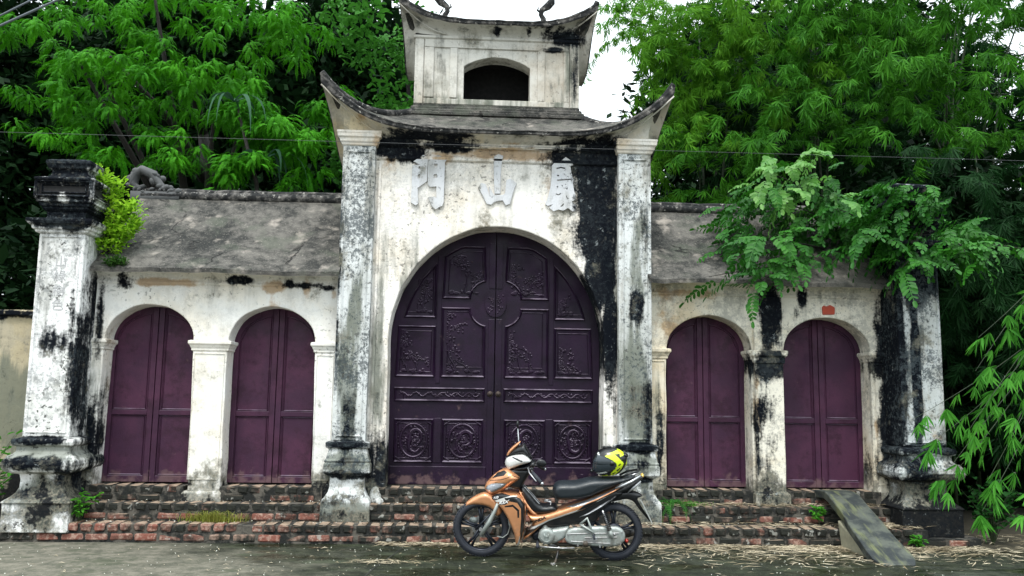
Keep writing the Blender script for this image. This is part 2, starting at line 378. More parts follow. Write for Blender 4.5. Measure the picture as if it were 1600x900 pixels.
def paint(name, a, b, wear=.35, rough=.42):
    N = NT(name); P = N.pos()
    n1 = N.noise(2.2, det=5, rough=.6); n2 = N.noise(30, N.map(P, (0,0,0), (.35,1,2.4)), 5, .7)
    c = N.mix(N.mr(n1, .35, .65), a, b)
    c = N.mix(N.math('MULTIPLY', N.mr(N.noise(5.5, det=7, rough=.75), .46, .66), .85), c, tuple(x*.45 for x in a))
    z = N.n('ShaderNodeSeparateXYZ'); N.put(z.inputs[0], P); low = N.mr(z.outputs[2], .5, 1.5, 1, 0)
    sc = N.math('MULTIPLY', N.math('MULTIPLY', N.mr(n2, .66, .70), N.mr(N.noise(3.3, det=4), .5, .6)), low)
    c = N.mix(N.math('MULTIPLY', sc, wear), c, (.42,.36,.42))
    nn = N.n('ShaderNodeSeparateXYZ'); N.put(nn.inputs[0], N.geo.outputs['True Normal'])   # up-facing ledges paler: highlights painted in along with dust
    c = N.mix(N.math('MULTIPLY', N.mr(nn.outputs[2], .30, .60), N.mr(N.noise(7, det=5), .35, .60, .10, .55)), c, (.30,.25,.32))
    c = N.mix(N.math('MULTIPLY', N.mr(N.math('ADD', N.noise(9, det=5), N.mr(z.outputs[2], .5, .72, .3, 0)), .66, .85), .6), c, (.16,.10,.10))
    return N.fin(c, N.mr(N.noise(4, det=4), .3, .7, rough*.8, rough*1.4), N.bump(N.math('ADD', N.noise(14, det=4), N.noise(60, det=2)), .22, .006), spec=.22)
m_door = paint('main_door_paint', (.0150,.0045,.0200), (.0080,.0036,.0125), .5, .5)  # darker, bluer tone than the side doors use
m_sdoor = paint('side_door_paint', (.068,.022,.049), (.041,.015,.036), .35, .5)
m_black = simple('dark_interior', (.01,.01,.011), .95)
m_iron = simple('rusty_iron', (.06,.045,.04), .6, .6)
m_redbrick = simple('bare_red_brick', (.42,.07,.04), .85, var=.4, bump=.5, objspace=False)

# ================================================================ ground
def groundmat():
    N = NT('mossy_wet_concrete'); P = N.pos()
    xs = N.n('ShaderNodeSeparateXYZ'); N.put(xs.inputs[0], P)
    X, Yc = xs.outputs[0], xs.outputs[1]
    n1 = N.noise(.9, N.map(P, (0,0,0), (.7,1.1,1)), 8, .7); n2 = N.noise(7, det=7, rough=.75); n3 = N.noise(60, det=3)
    # dry pale concrete on the left and towards the viewer, mossy on the right
    t = N.math('ADD', N.math('MULTIPLY', X, -.38), N.math('ADD', N.math('MULTIPLY', N.math('SUBTRACT', n1, .5), 3.0), -.42))
    t = N.math('ADD', t, N.math('MULTIPLY', N.math('ADD', Yc, 1.1), -.30))
    dry = N.mr(t, -.15, .75)
    c_dry = N.mix(N.mr(n2, .35, .65), (.068,.070,.052), (.17,.157,.125))
    c_moss = N.mix(N.mr(n2, .4, .62), (.005,.008,.003), (.020,.025,.012))
    c_moss = N.mix(N.math('MULTIPLY', N.mr(n1, .52, .66), .6), c_moss, (.060,.068,.056))
    c = N.mix(dry, c_moss, c_dry)
    c = N.mix(N.math('MULTIPLY', N.mr(n3, .62, .7), .35), c, (.33,.32,.27))
    c = N.mix(N.math('MULTIPLY', N.mr(N.noise(2.6, N.map(P, (4,0,0), (.6,1.1,1)), 8, .72), .52, .62), .7), c, (.045,.055,.032))
    wet = N.math('MULTIPLY', N.mr(N.noise(1.6, N.map(P, (1.7,0,0), (.5,1.4,1)), 4, .6), .46, .60), N.mr(dry, 0, 1, 1, .15))
    ro = N.mr(wet, 0, 1, .85, .22)
    return N.fin(c, ro, N.bump(N.math('ADD', N.math('MULTIPLY', n2, .7), N.math('MULTIPLY', n3, .4)), N.mr(wet, 0, 1, .5, .12), .012), spec=.3)
m_ground = groundmat()
g = MB(); nx, ny = 60, 24
def gp(u, v):
    x = -300*(1) + 600*u; y = -60 + 400*v
    return (x, y, 0)
g.add([(-400,-60,0),(400,-60,0),(400,500,0),(-400,500,0)], [(0,1,2,3)])
tag(g.build('ground', m_ground), kind='structure')
def seamless():   # joint between two concrete pours of the yard
    b = MB(); pts = [(-.55,-.55),(-.62,-1.0),(-.74,-1.6),(-.83,-2.4)]
    for i in range(3):
        (x0,y0),(x1,y1) = pts[i], pts[i+1]
        b.add([(x0-.006,y0,.004),(x0+.006,y0,.004),(x1+.006,y1,.004),(x1-.006,y1,.004)], [(0,1,2,3)])
    tag(b.build('pavement_joint', simple('joint_dirt', (.02,.022,.018), .95)), kind='structure')
seamless()
m_soil = simple('leaf_mould_soil', (.045,.038,.022), .95, var=.5, bump=.8, objspace=False, sc=6)
b = MB(); b.add([(-60,.55,.006),(60,.55,.006),(60,60,.006),(-60,60,.006)], [(0,1,2,3)])
b.add([(5.35,-.75,.006),(60,-1.6,.006),(60,.55,.006),(5.35,.55,.006)], [(0,1,2,3)])
tag(b.build('soil', m_soil), kind='structure')

# ================================================================ gate tower
CX = .31
tower = thing('gate_tower', (CX, 1.0, 0), 'tall whitewashed central gatehouse with two tiers of upswept roof and raised characters', 'gatehouse')
def archpts(x0, x1, zs, h, n=28, x0b=None, x1b=None, zb=0.):
    """opening outline from bottom-left up over and down to bottom-right"""
    c = (x0+x1)/2; a = (x1-x0)/2
    p = [(x0b if x0b is not None else x0, zb)]
    for i in range(1, 6): t = i/6; p.append((p[0][0]*(1-t)+x0*t, zb*(1-t)+zs*t))
    for i in range(n+1):
        t = pi-pi*i/n; p.append((c+a*cos(t), zs+h*sin(t)))
    xe = x1b if x1b is not None else x1
    for i in range(1, 7): t = i/6; p.append((x1*(1-t)+xe*t, zs*(1-t)+zb*t))
    return [(x+jit((x,0,z),.012,5), z+jit((x,9,z),.008,5)) for x, z in p]
def wall_with(openings, x0, x1, z0, z1, y0, y1):
    ol = [(x0,z0)]
    for o in openings: ol += o
    ol += [(x1,z0),(x1,z1),(x0,z1)]
    return MB().prism(ol, y0, y1)
ARX0, ARX1, ARZ, ARH = -.826, 1.504, 2.02, 1.29
wall_with([archpts(ARX0, ARX1, ARZ, ARH, 60, -.80, 1.49, .15)], -1.34, 1.96, .15, 4.16, -.05, .31).build('front_wall', m_tower, tower, bevel=.012)
b = MB(); b.box(-1.34,-.95,.312,1.9,.15,4.16); b.box(1.57,1.96,.312,1.9,.15,4.16); b.box(-.948,1.568,1.6,1.9,.15,4.16); b.box(-.945,1.565,.32,1.58,3.6,4.14)
b.build('rear_wall', m_tower, tower)
# cornice and bead under the lower roof
b = MB(); b.mould(-1.34+.04,1.96-.04,-.01,1.9,[(.045,4.02),(.07,4.035),(.07,4.07),(.05,4.085),(.05,4.158),(.09,4.18),(.13,4.235)], cap=False)
b.build('cornice', m_tower, tower, bevel=.006)
# thin bead beside each pilaster
for x in (-.985, 1.60):
    MB().box(x, x+.03, -.068, -.05+.01, .62, 4.0).build('bead', m_tower, tower, bevel=.006)
for px0, px1 in ((-1.365,-1.015),(1.645,2.005)):
    pr = [(0,.93),(0,4.15)]
    MB().mould(px0, px1, -.15, .02, pr).build('pilaster', m_pil, tower, bevel=.01)
    MB().frame([(px0+.035,1.02),(px1-.035,1.02),(px1-.035,4.09),(px0+.035,4.09)], .035, -.166, -.148).build('pilaster_moulding', m_pil, tower)
    # back-side return of the pilaster seen beyond the wall
    MB().mould(px0,px1,-.15,.02,[(.004,4.145),(.015,4.155),(.02,4.17),(.035,4.19),(.04,4.22),(.058,4.235),(.06,4.27),(.065,4.275),(.065,4.30)]).build('capital', m_cap, tower, bevel=.005)
    MB().mould(px0,px1,-.15,.03,[(.078,.12),(.075,.372),(.068,.385),(.062,.40),(.036,.43),(.014,.47),(.002,.52),(0,.62),(.03,.635),(.045,.65),(.062,.66),(.062,.755),(.05,.765),(.06,.785),(.045,.80),(.03,.86),(.022,.89),(.022,.905),(.048,.92),(.052,.965),(.045,.978),(.0,.985)]).build('pilaster_base', m_pil, tower, bevel=.008)

def ring_pts(n): return [-cos(pi*i/n)*.35+(-1+2*i/n)*.65 for i in range(n+1)]
def pagoda(cx, cy, ex, ey, zE, dS, lift, pw, flare, ix, iy, zI, wx, wy, zW, zWc, th0, th1, root, nm, msoff, mt=None, nseg=26):
    us = ring_pts(nseg)
    E = []; T = []; I = []; Wl = []
    for side in range(4):
        for u in us[:-1]:
            a = abs(u); sg = 1 if u >= 0 else -1
            fl = flare*a**6
            long_, dep = (ex, ey) if side in (0,2) else (ey, ex)
            al = u*long_+sg*fl; out = dep+fl
            zm = zE if side in (0,2) else zE-dS
            pp = pw if side in (0,2) else min(pw, 3.0)
            ztip = zE+lift
            z = zm+(ztip-zm)*a**pp+jit((u*9,side,1),.006,2)
            th = th0+(th1-th0)*a**3
            ial, iout = (ix, iy) if side in (0,2) else (iy, ix)
            wal, wout = (wx, wy) if side in (0,2) else (wy, wx)
            zw = zW+(zWc-zW)*a**pp-(dS*(1-a**pp) if side in (1,3) else 0)
            def pl(al, out, z):
                if side == 0: return (cx+al, cy-out, z)
                if side == 1: return (cx+out, cy+al, z)
                if side == 2: return (cx-al, cy+out, z)
                return (cx-out, cy-al, z)
            E.append(pl(al, out, z)); T.append((pl(al, out, z+th), a, zm))
            I.append(pl(u*ial, iout, zI)); Wl.append(pl(u*wal, wout, zw))
    n = len(E)
    nv = 12; vs = []; fs = []
    for j in range(nv+1):
        v = j/nv
        for k in range(n):
            t, a, zm = T[k]; i_ = I[k]
            zb = zm+th0; dz = t[2]-zb
            z = zb+dz*(1-v)**2.6+(zI-zb)*v**1.25
            x = t[0]+(i_[0]-t[0])*v; y = t[1]+(i_[1]-t[1])*v
            vs.append((x, y, z+jit((x,y,z),.012,6)))
    for j in range(nv):
        for k in range(n):
            l = (k+1)%n; fs.append((j*n+k, j*n+l, (j+1)*n+l, (j+1)*n+k))
    MB().add(vs, fs).build(nm, m_roof, root, smooth=True)
    # eave edge: stepped lip
    b = MB(); vs = []; fs = []
    for o, h in ((.0,0.),(.012,.25),(.012,.8),(.022,.82),(.022,1.),(-.01,1.02)):
        for k in range(n):
            e, t = E[k], T[k][0]; d = Vector((e[0]-cx, e[1]-cy)).normalized()
            vs.append((e[0]+d.x*o, e[1]+d.y*o, e[2]+(t[2]-e[2])*h+jit((e[0],e[1],h),.008,9)))
    for j in range(5):
        for k in range(n): l = (k+1)%n; fs.append((j*n+k, j*n+l, (j+1)*n+l, (j+1)*n+k))
    b.add(vs, fs); b.build('eave', m_droof, root)
    # hip ridges
    for c_ in range(4):
        k = c_*nseg; pts = []
        for j in range(nv+1):
            v = j/nv; t, a, zm = T[k]; i_ = I[k]; zb = zm+th0; dz = t[2]-zb
            pts.append((t[0]+(i_[0]-t[0])*v, t[1]+(i_[1]-t[1])*v, zb+dz*(1-v)**2.6+(zI-zb)*v**1.25+.015))
        MB().tube(pts, [.028+.018*min(1,j/4) for j in range(nv+1)], 8).build('hip_ridge', m_droof, root, smooth=True)
    # cavetto soffit, its corners sweeping up into white sails
    nv = 10; vs = []; fs = []
    for j in range(nv+1):
        t = j/nv*pi/2
        for k in range(n):
            w_, e = Wl[k], E[k]
            vs.append((w_[0]+(e[0]-w_[0])*(1-cos(t)), w_[1]+(e[1]-w_[1])*(1-cos(t)), w_[2]+(e[2]+.004-w_[2])*sin(t)))
    for j in range(nv):
        for k in range(n): l = (k+1)%n; fs.append((j*n+k, (j+1)*n+k, (j+1)*n+l, j*n+l))
    MB().add(vs, fs).build('soffit', msoff, root, smooth=True)
    # raised rib that divides the sail
    for c_ in (0, 1):
        k = c_*nseg; w_, e = Wl[k], E[k]; sg = -1 if c_ == 0 else 1
        pts = []
        for j in range(11):
            t = j/10*pi/2; q = k+(3 if c_ == 0 else -3); q2 = k+(7 if c_ == 0 else -7)
            A = Vector(Wl[q2]).lerp(Vector(Wl[q]), .3); B_ = Vector(E[k])
            s = sin(t); o = 1-cos(t)
            pts.append((A.x+(B_.x-A.x)*(j/10)**.9, A.y+(B_.y-A.y)*o-.02, A.z+.01+(B_.z-.03-A.z)*((j/10)**1.35)))
        MB().tube(pts, [.008]*11, 6).build('rib', msoff, root, smooth=True)
pagoda(CX, .9, 1.79, 1.22, 4.265, .16, .47, 5, .10, .93, .42, 4.76, 1.68, 1.00, 4.17, 4.30, .045, .11, tower, 'lower_roof', None or plaster('soffit_plaster', (.62,.60,.55), (.66,.55,.35), .6, .5, -.05, speck=.3,
    stains=[(-.55,4.2,.70,.13,1.2),(1.5,4.2,.62,.14,1.2)], ochres=[(-1.15,4.42,.12,.1,.5),(.4,4.18,.55,.05,.6)], seed=50))
# ---- upper storey
b = MB()
oa = [(-.085,4.90)]+[(-.085+(.785)*i/14, 5.335+.125*sin(pi*i/14)**.8+jit((i,3,3),.006,2)) for i in range(15)]+[(.70,4.90)]
ol = [(-.655,4.72),(1.275,4.72),(1.275,5.76),(-.655,5.76)]
hole = oa
# wall face around the window, built from a bottom-open outline plus a sill
wall_with([[(-.085,4.72)]+oa[1:-1]+[(.70,4.72)]], -.655, 1.275, 4.72, 5.70, .47, .70).build('upper_wall', m_upper, tower, bevel=.008)
MB().box(-.082,.697,.475,.70,4.72,4.90).build('window_sill', m_upper, tower)
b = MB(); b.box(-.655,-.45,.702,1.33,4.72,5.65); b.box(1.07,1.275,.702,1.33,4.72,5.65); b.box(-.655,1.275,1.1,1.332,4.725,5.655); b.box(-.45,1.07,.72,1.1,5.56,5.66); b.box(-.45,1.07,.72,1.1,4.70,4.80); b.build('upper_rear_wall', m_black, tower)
b = MB()
for x0,x1,z0,z1 in ((-.665,-.562,4.86,5.66),(1.175,1.285,4.86,5.66),(-.552,1.165,5.555,5.655),(-.552,-.44,4.94,5.553),(-.25,-.165,4.94,5.553),(.79,.875,4.93,5.553),(1.10,1.165,4.93,5.553),(-.552,1.165,4.86,4.928)):
    b.box(x0,x1,.45,.472,z0,z1)
b.build('panel_border', m_upper, tower, bevel=.006)
oo = [(-.165,4.935),(-.165,5.545),(.785,5.545),(.785,4.935)]
MB().mould(-.66,1.28,.46,1.34,[(.10,4.70),(.10,4.735),(.06,4.75),(.06,4.775),(.035,4.79),(.035,4.815),(.01,4.83),(.01,4.858)]).build('base_moulding', m_roof, tower, bevel=.006)
MB().mould(-.655,1.275,.46,1.33,[(.0,5.645),(.03,5.665),(.03,5.69),(.012,5.70)], cap=False).build('upper_cornice', m_upper, tower, bevel=.004)
pagoda(CX, .9, 1.09, .62, 5.775, .42, .20, 4, .065, .62, .02, 6.05, .975, .45, 5.695, 5.72, .055, .10, tower, 'upper_roof', m_upper)
MB().tube([(-.35,.9,6.04),(.31,.9,6.0),(.97,.9,6.04)], .05, 8).build('roof_ridge', m_droof, tower, smooth=True)
for fx, sg in ((-.35,1),(.90,-1)):   # curled dragon tails standing on the ridge
    z0 = 6.03
    pts = [(fx+sg*.13,.9,z0),(fx+sg*.05,.9,z0+.02),(fx-sg*.0,.9,z0+.07),(fx+sg*.01,.9,z0+.14),(fx+sg*.04,.9,z0+.19),(fx+sg*.03,.9,z0+.25),(fx-sg*.04,.9,z0+.30),(fx-sg*.09,.9,z0+.36),(fx-sg*.10,.9,z0+.42),(fx-sg*.05,.9,z0+.46)]
    b = MB(); b.tube(pts, [.05,.045,.038,.034,.03,.035,.05,.05,.035,.012], 8)
    b.tube([(fx+sg*.04,.9,z0+.22),(fx+sg*.085,.9,z0+.25),(fx+sg*.07,.9,z0+.29)], [.02,.014,.005], 6)
    b.build('roof_finial', m_droof, tower, smooth=True)
# ---- raised characters
def relief(name, polys, y, d, mat, parent, slits=()):
    b = MB()
    for p in polys: b.prism(p, y-d, y+.01)
    o = b.build(name, mat, parent, bevel=.004, seg=1)
    for q in slits: pass
    return o
def cut_relief(name, outer, holes, y, d, mat, parent):
    vs = [Vector((x, z)) for x, z in outer]; loops = [list(range(len(outer)))]
    for h in holes: loops.append(list(range(len(vs), len(vs)+len(h)))); vs += [Vector(p) for p in h]
    eds = [(l[i], l[(i+1)%len(l)]) for l in loops for i in range(len(l))]
    r = delaunay_2d_cdt(vs, eds, [], 1, 1e-6); v2, f2 = r[0], r[2]
    def inside(p, pl):
        c = False; n = len(pl)
        for i in range(n):
            (x1,z1),(x2,z2) = pl[i], pl[(i+1)%n]
            if (z1 > p[1]) != (z2 > p[1]) and p[0] < (x2-x1)*(p[1]-z1)/(z2-z1)+x1: c = not c
        return c
    b = MB(); fs = []
    for f in f2:
        c = ((sum(v2[i][0] for i in f))/len(f), sum(v2[i][1] for i in f)/len(f))
        if inside(c, outer) and not any(inside(c, h) for h in holes): fs.append(tuple(f))
    b.add([(v[0], y-d, v[1]) for v in v2], fs)
    for l in [outer]+list(holes):
        n = len(l); b.add([(x,y-d,z) for x,z in l]+[(x,y+.01,z) for x,z in l], [(i,(i+1)%n,(i+1)%n+n,i+n) for i in range(n)])
    o = b.build(name, mat, parent); return o
Yw = -.05
gate1 = [(-.609,4.009),(-.538,4.06),(-.5,4.083),(-.447,4.058),(-.456,3.956),(-.456,3.789),(-.557,3.711),(-.55,3.611),(-.544,3.541),(-.569,3.516),(-.627,3.549),(-.621,3.714),(-.621,3.962),(-.535,3.973)]
gate2 = [(-.443,4.049),(-.341,4.088),(-.237,4.047),(-.266,4.011),(-.268,3.83),(-.268,3.566),(-.284,3.518),(-.313,3.508),(-.351,3.477),(-.394,3.511),(-.44,3.614),(-.385,3.62),(-.35,3.608),(-.351,3.735),(-.417,3.727),(-.443,3.745),(-.452,3.912)]
hg1 = [(-.545,3.955),(-.533,3.955),(-.533,3.925),(-.557,3.93)]; hg2 = [(-.558,3.861),(-.53,3.866),(-.532,3.822),(-.558,3.811)]
hg3 = [(-.386,3.989),(-.343,3.991),(-.348,3.949),(-.382,3.948)]; hg4 = [(-.385,3.87),(-.348,3.873),(-.351,3.827),(-.386,3.826)]
cut_relief('raised_character', gate1, [hg1, hg2], Yw, .028, m_letter, tower)['label'] = 'left half of the raised character for gate'
cut_relief('raised_character', gate2, [hg3, hg4], Yw, .028, m_letter, tower)['label'] = 'right half of the raised character for gate'
relief('raised_character', [[(.27,4.09),(.319,4.121),(.377,4.102),(.366,4.051),(.354,3.949),(.351,3.671),(.286,3.669),(.276,3.862),(.27,4.031)]], Yw-.003, .027, m_letter, tower)
relief('raised_character', [[(.104,3.735),(.136,3.79),(.19,3.775),(.233,3.646),(.223,3.759),(.278,3.66),(.302,3.657),(.384,3.663),(.401,3.68),(.415,3.832),(.464,3.846),(.531,3.794),(.503,3.734),(.483,3.658),(.46,3.561),(.411,3.542),(.377,3.596),(.328,3.59),(.287,3.577),(.251,3.544),(.202,3.553),(.155,3.648)]], Yw, .026, m_letter, tower)['label'] = 'raised character for mountain'
qing = [(.915,4.006),(.948,4.045),(1.023,4.068),(1.068,4.108),(1.123,4.072),(1.152,4.021),(1.119,4.008),(1.132,3.936),(1.157,3.852),(1.149,3.809),(1.166,3.717),(1.187,3.667),(1.167,3.615),(1.134,3.606),(1.192,3.566),(1.176,3.498),(1.143,3.497),(1.097,3.534),(1.043,3.501),(.994,3.514),(.94,3.492),(.89,3.528),(.93,3.57),(.905,3.563),(.875,3.55),(.845,3.569),(.877,3.658),(.901,3.76),(.912,3.861),(.916,3.963)]
qh = [[(.965,3.983),(1.015,3.997),(1.065,3.988),(1.063,3.972),(1.015,3.98),(.967,3.967)],[(.972,3.907),(.999,3.902),(.991,3.885),(.974,3.89)],[(1.042,3.922),(1.059,3.917),(1.053,3.903)],[(1.115,3.928),(1.128,3.925),(1.12,3.910)],
  [(.973,3.850),(1.049,3.858),(1.128,3.866),(1.128,3.852),(1.049,3.843),(.975,3.833)],[(.971,3.779),(.99,3.776),(.971,3.741)],[(1.021,3.792),(1.037,3.789),(1.035,3.764)],[(1.065,3.805),(1.078,3.8),(1.068,3.79)],[(1.067,3.748),(1.093,3.761),(1.09,3.74)],
  [(.959,3.694),(.992,3.686),(1.021,3.70),(1.009,3.678),(.984,3.672),(.964,3.678)],[(1.079,3.68),(1.086,3.655),(1.107,3.635),(1.092,3.637),(1.074,3.655)],[(1.01,3.548),(1.051,3.585),(1.047,3.563),(1.025,3.544)]]
cut_relief('raised_character', qing, qh, Yw, .028, m_letter, tower)['label'] = 'raised character for celebration, half under the black stain'

# ================================================================ doors
def carve_tree(b, x0, x1, z0, z1, y, seed, dens=1.):
    rd = random.Random(seed); w = x1-x0; h = z1-z0
    def br(x, z, a, L, r, d):
        pts = [(x,y,z)]
        for i in range(4):
            a += rd.uniform(-.45,.45); x += cos(a)*L/4; z += sin(a)*L/4
            x = min(max(x, x0+.01), x1-.01); z = min(max(z, z0+.01), z1-.01); pts.append((x,y,z))
        b.tube(pts, [r,r*.9,r*.8,r*.7,r*.55], 5)
        if d > 0:
            for k in range(rd.choice((2,3))): 
                p = pts[rd.randint(2,4)]; br(p[0],p[2],a+rd.uniform(-1.1,1.1),L*.62,r*.65,d-1)
        for k in range(5):
            p = pts[rd.randint(1,4)]; q = (min(max(p[0]+rd.uniform(-.03,.03),x0),x1), y, min(max(p[2]+rd.uniform(-.03,.03),z0),z1)); s_ = rd.uniform(.008,.017)
            b.ell(q, (s_, .008, s_*rd.uniform(.5,1)), 6, 4, Matrix.Rotation(rd.uniform(0,3),3,'Y'))
    br(x0+w*rd.uniform(.2,.5), z0+.01, pi/2+rd.uniform(-.3,.3), h*.55, .012, 3)
    br(x0+w*rd.uniform(.5,.8), z0+.01, pi/2+rd.uniform(-.3,.5), h*.35, .010, 2)
    for k in range(9):
        b.ell((x0+w*rd.random(), y, z0+rd.uniform(0,.03)), (rd.uniform(.02,.04), .01, rd.uniform(.012,.022)), 8, 4)
def carve_medal(b, cx, cz, rx, rz, y, seed):
    rd = random.Random(seed)
    b.tube([(cx+rx*cos(t*pi/20), y, cz+rz*sin(t*pi/20)) for t in range(40)], .012, 6, closed=True)
    for t in range(34):
        a = 2*pi*t/34; b.ell((cx+(rx+.022)*cos(a), y, cz+(rz+.022)*sin(a)), (.008,.008,.008), 6, 4)
    pts = []
    for i in range(26):   # coiled dragon body
        t = i/25; a = t*pi*1.9+rd.random()*.1+seed; q = .55+.25*sin(t*9+seed)
        pts.append((cx+rx*q*cos(a)*.9, y, cz+rz*q*sin(a)*.9))
    b.tube(pts, [.010+.012*sin(pi*i/25) for i in range(26)], 6)
    for k in range(84):
        a = rd.uniform(0,2*pi); q = rd.uniform(.05,.90); s_ = rd.uniform(.012,.026)
        x, z = cx+rx*q*cos(a), cz+rz*q*sin(a)
        if k%2: b.ell((x,y,z), (s_,.011,s_*.55), 7, 4, Matrix.Rotation(rd.uniform(0,3),3,'Y'))
        else: b.tube([(x+s_*cos(t), y, z+s_*sin(t)) for t in (0,1,2,3,4)], [.006,.006,.005,.005,.003], 5)
    for sx in (-1,1):
        for sz in (-1,1):
            for k in range(5): b.ell((cx+sx*(rx+.045-.012*k), y, cz+sz*(rz+.03-.008*(4-k))), (.013,.008,.008), 6, 4, Matrix.Rotation(sx*sz*.8,3,'Y'))
MC = .330    # meeting line of the two leaves
def arch_z(x, inset=0.):
    a = (ARX1-ARX0)/2-inset; h = ARH-inset; c = (ARX0+ARX1)/2
    t = max(0., 1-((x-c)/a)**2); return ARZ+h*sqrt(t)
def arch_x(z, inset=0.):
    a = (ARX1-ARX0)/2-inset; h = ARH-inset
    return a*sqrt(max(0., 1-((z-ARZ)/h)**2)) if z > ARZ else a
YD = .262
def main_leaf(sg):
    """sg=-1 the left leaf, +1 the right; d = distance from the meeting line"""
    X = lambda d: MC+sg*d
    lf = thing_part('door_leaf', (MC+sg*.6, YD+.04, .5), tower)
    zt = 2.02
    ol = [(X(.004), .505)]
    half = 1.17 if sg > 0 else 1.152
    ol += [(X(half), .505), (X(half), zt)]
    for i in range(1, 24):
        t = i/24*pi/2; x = X(half*cos(t)); ol.append((x, zt+(ARH+.01)*sin(t)))
    ol += [(X(.004), zt+ARH+.01)]
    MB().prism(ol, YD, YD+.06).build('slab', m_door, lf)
    k_in = .100; k_mid0, k_mid1 = .60, .655; ko = 1.10
    def xmax(z, ins): return arch_x(z, ins)
    def panel(out, carve, w=.032):
        o = [(X(d), z) for d, z in out]
        b = MB(); b.frame(o, w, YD-.022, YD+.004)
        xs = [p[0] for p in o]; zs = [p[1] for p in o]
        cen = Vector((sum(xs)/len(xs), sum(zs)/len(zs)))
        inn = [tuple(cen+(Vector(p)-cen)*.80) for p in o]
        b.frame(inn, .012, YD-.008, YD+.003)
        carve(b, min(xs), max(xs), min(zs), max(zs))
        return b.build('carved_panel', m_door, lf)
    sd = 10 if sg < 0 else 30
    # bottom row medallions
    panel([(k_in+.01,.735),(k_mid0-.03,.735),(k_mid0-.03,1.215),(k_in+.01,1.215)], lambda b,x0,x1,z0,z1: carve_medal(b,(x0+x1)/2,(z0+z1)/2,.150,.178,YD-.006,sd+1))
    panel([(k_mid1+.0,.735),(ko-.01,.735),(ko-.01,1.215),(k_mid1,1.215)], lambda b,x0,x1,z0,z1: carve_medal(b,(x0+x1)/2,(z0+z1)/2,.145,.178,YD-.006,sd+2))
    # frieze
    def fr(b,x0,x1,z0,z1):
        rd = random.Random(sd); z = (z0+z1)/2
        b.tube([(x0+.06+(x1-x0-.12)*i/40, YD-.002, z+.022*sin(i*.95)) for i in range(41)], .008, 5)
        for i in range(26):
            b.ell((x0+.07+(x1-x0-.14)*i/25, YD-.002, z+.02*cos(i*1.3)), (.020,.009,.010), 6, 4, Matrix.Rotation(rd.uniform(0,3),3,'Y'))
    panel([(k_in,1.395),(ko,1.395),(ko,1.555),(k_in,1.555)], fr, .030)
    # middle row
    n = 7; notch = [(k_in+.0+.20*sin(pi/2*i/n)*1., 2.47-.0-.20*cos(pi/2*i/n)) for i in range(n+1)]
    nt = [(.09+.17*sin(a), 2.49-.17*cos(a)) for a in [0.05+i/n*1.45 for i in range(n+1)]]
    panel([(k_in,1.66),(k_mid0,1.66),(k_mid0,2.445),(.27,2.445)]+[(.075+.20*sin(a), 2.445-.20*cos(a)+.0) for a in [1.45-i/n*1.3 for i in range(n+1)]], lambda b,x0,x1,z0,z1: carve_tree(b,x0+.07,x1-.07,z0+.06,z1-.08,YD-.004,sd+3))
    panel([(k_mid1,1.66),(ko-.0,1.66),(xmax(2.235,.07),2.235),(k_mid1,2.235)], lambda b,x0,x1,z0,z1: carve_tree(b,x0+.07,x1-.08,z0+.06,z1-.06,YD-.004,sd+4))
    # upper row: the outlines follow the arch
    top = [(.58-.46*i/8, min(3.14, 2.02+(ARH-.09)*sqrt(max(0,1-((.60-.48*i/8)/1.09)**2)))) for i in range(9)]
    panel([(.27,2.535),(k_mid0,2.535)]+top+[(k_in,2.80)]+[(.075+.20*sin(a), 2.535+.20*cos(a)) for a in [0.15+i/n*1.35 for i in range(n+1)]], lambda b,x0,x1,z0,z1: carve_tree(b,x0+.08,x1-.07,z0+.06,z1-.12,YD-.004,sd+5))
    side = [(xmax(2.315+.62*i/8,.10)*.985, 2.315+.62*i/8) for i in range(9)]
    panel([(k_mid1,2.315)]+side+[(k_mid1,2.95)], lambda b,x0,x1,z0,z1: carve_tree(b,(x0+.06) if sg>0 else (x0+.16),(x1-.16) if sg>0 else (x1-.06),z0+.06,z1-.20,YD-.004,sd+6))
    # round boss shared by the two leaves, half on each
    b = MB(); P = [(X(.004),2.49-.15)]+[(X(.004+.115*sin(pi*i/12)), 2.49-.15*cos(pi*i/12)) for i in range(1,12)]+[(X(.004),2.49+.15)]
    b.prism(P, YD-.018, YD+.002); rd = random.Random(sd+9)
    for k in range(16): b.ell((X(rd.uniform(.02,.085)), YD-.018, 2.49+rd.uniform(-.1,.1)), (.012,.007,.008), 6, 4, Matrix.Rotation(rd.uniform(0,3),3,'Y'))
    b.build('boss', m_door, lf)
    b = MB()   # stiles and rails slightly proud of the slab
    b.box(*sorted((X(.006),X(.075))), YD-.008, YD+.002, .51, 2.32); b.box(*sorted((X(.006),X(.075))), YD-.008, YD+.002, 2.66, 3.18)
    b.box(*sorted((X(.603),X(.651))), YD-.008, YD+.002, 1.60, 3.02); b.box(*sorted((X(.575),X(.651))), YD-.008, YD+.002, .74, 1.22)
    b.box(*sorted((X(.08),X(1.12))), YD-.009, YD+.002, .51, .70); b.build('rail', m_door, lf, bevel=.004)
    kb = MB(); kb.ell((X(.045), YD-.022, 1.49), (.016,.018,.016), 10, 8); kb.lathe((X(.045), YD-.014, 1.49), [(.0,-.006),(.03,-.004),(.032,.004),(.0,.006)], 14); kb.build('door_knob', m_iron, lf, smooth=True)
def thing_part(name, loc, parent):
    o = bpy.data.objects.new(name, None); o.empty_display_size = .05; COL.objects.link(o); o.parent = parent; o.location = Vector(loc)-WORLD(parent)
    return o
main_leaf(-1); main_leaf(1)
MB().box(-.82, 1.50, .24, .34, .49, .502).build('threshold', m_mortar, tower)

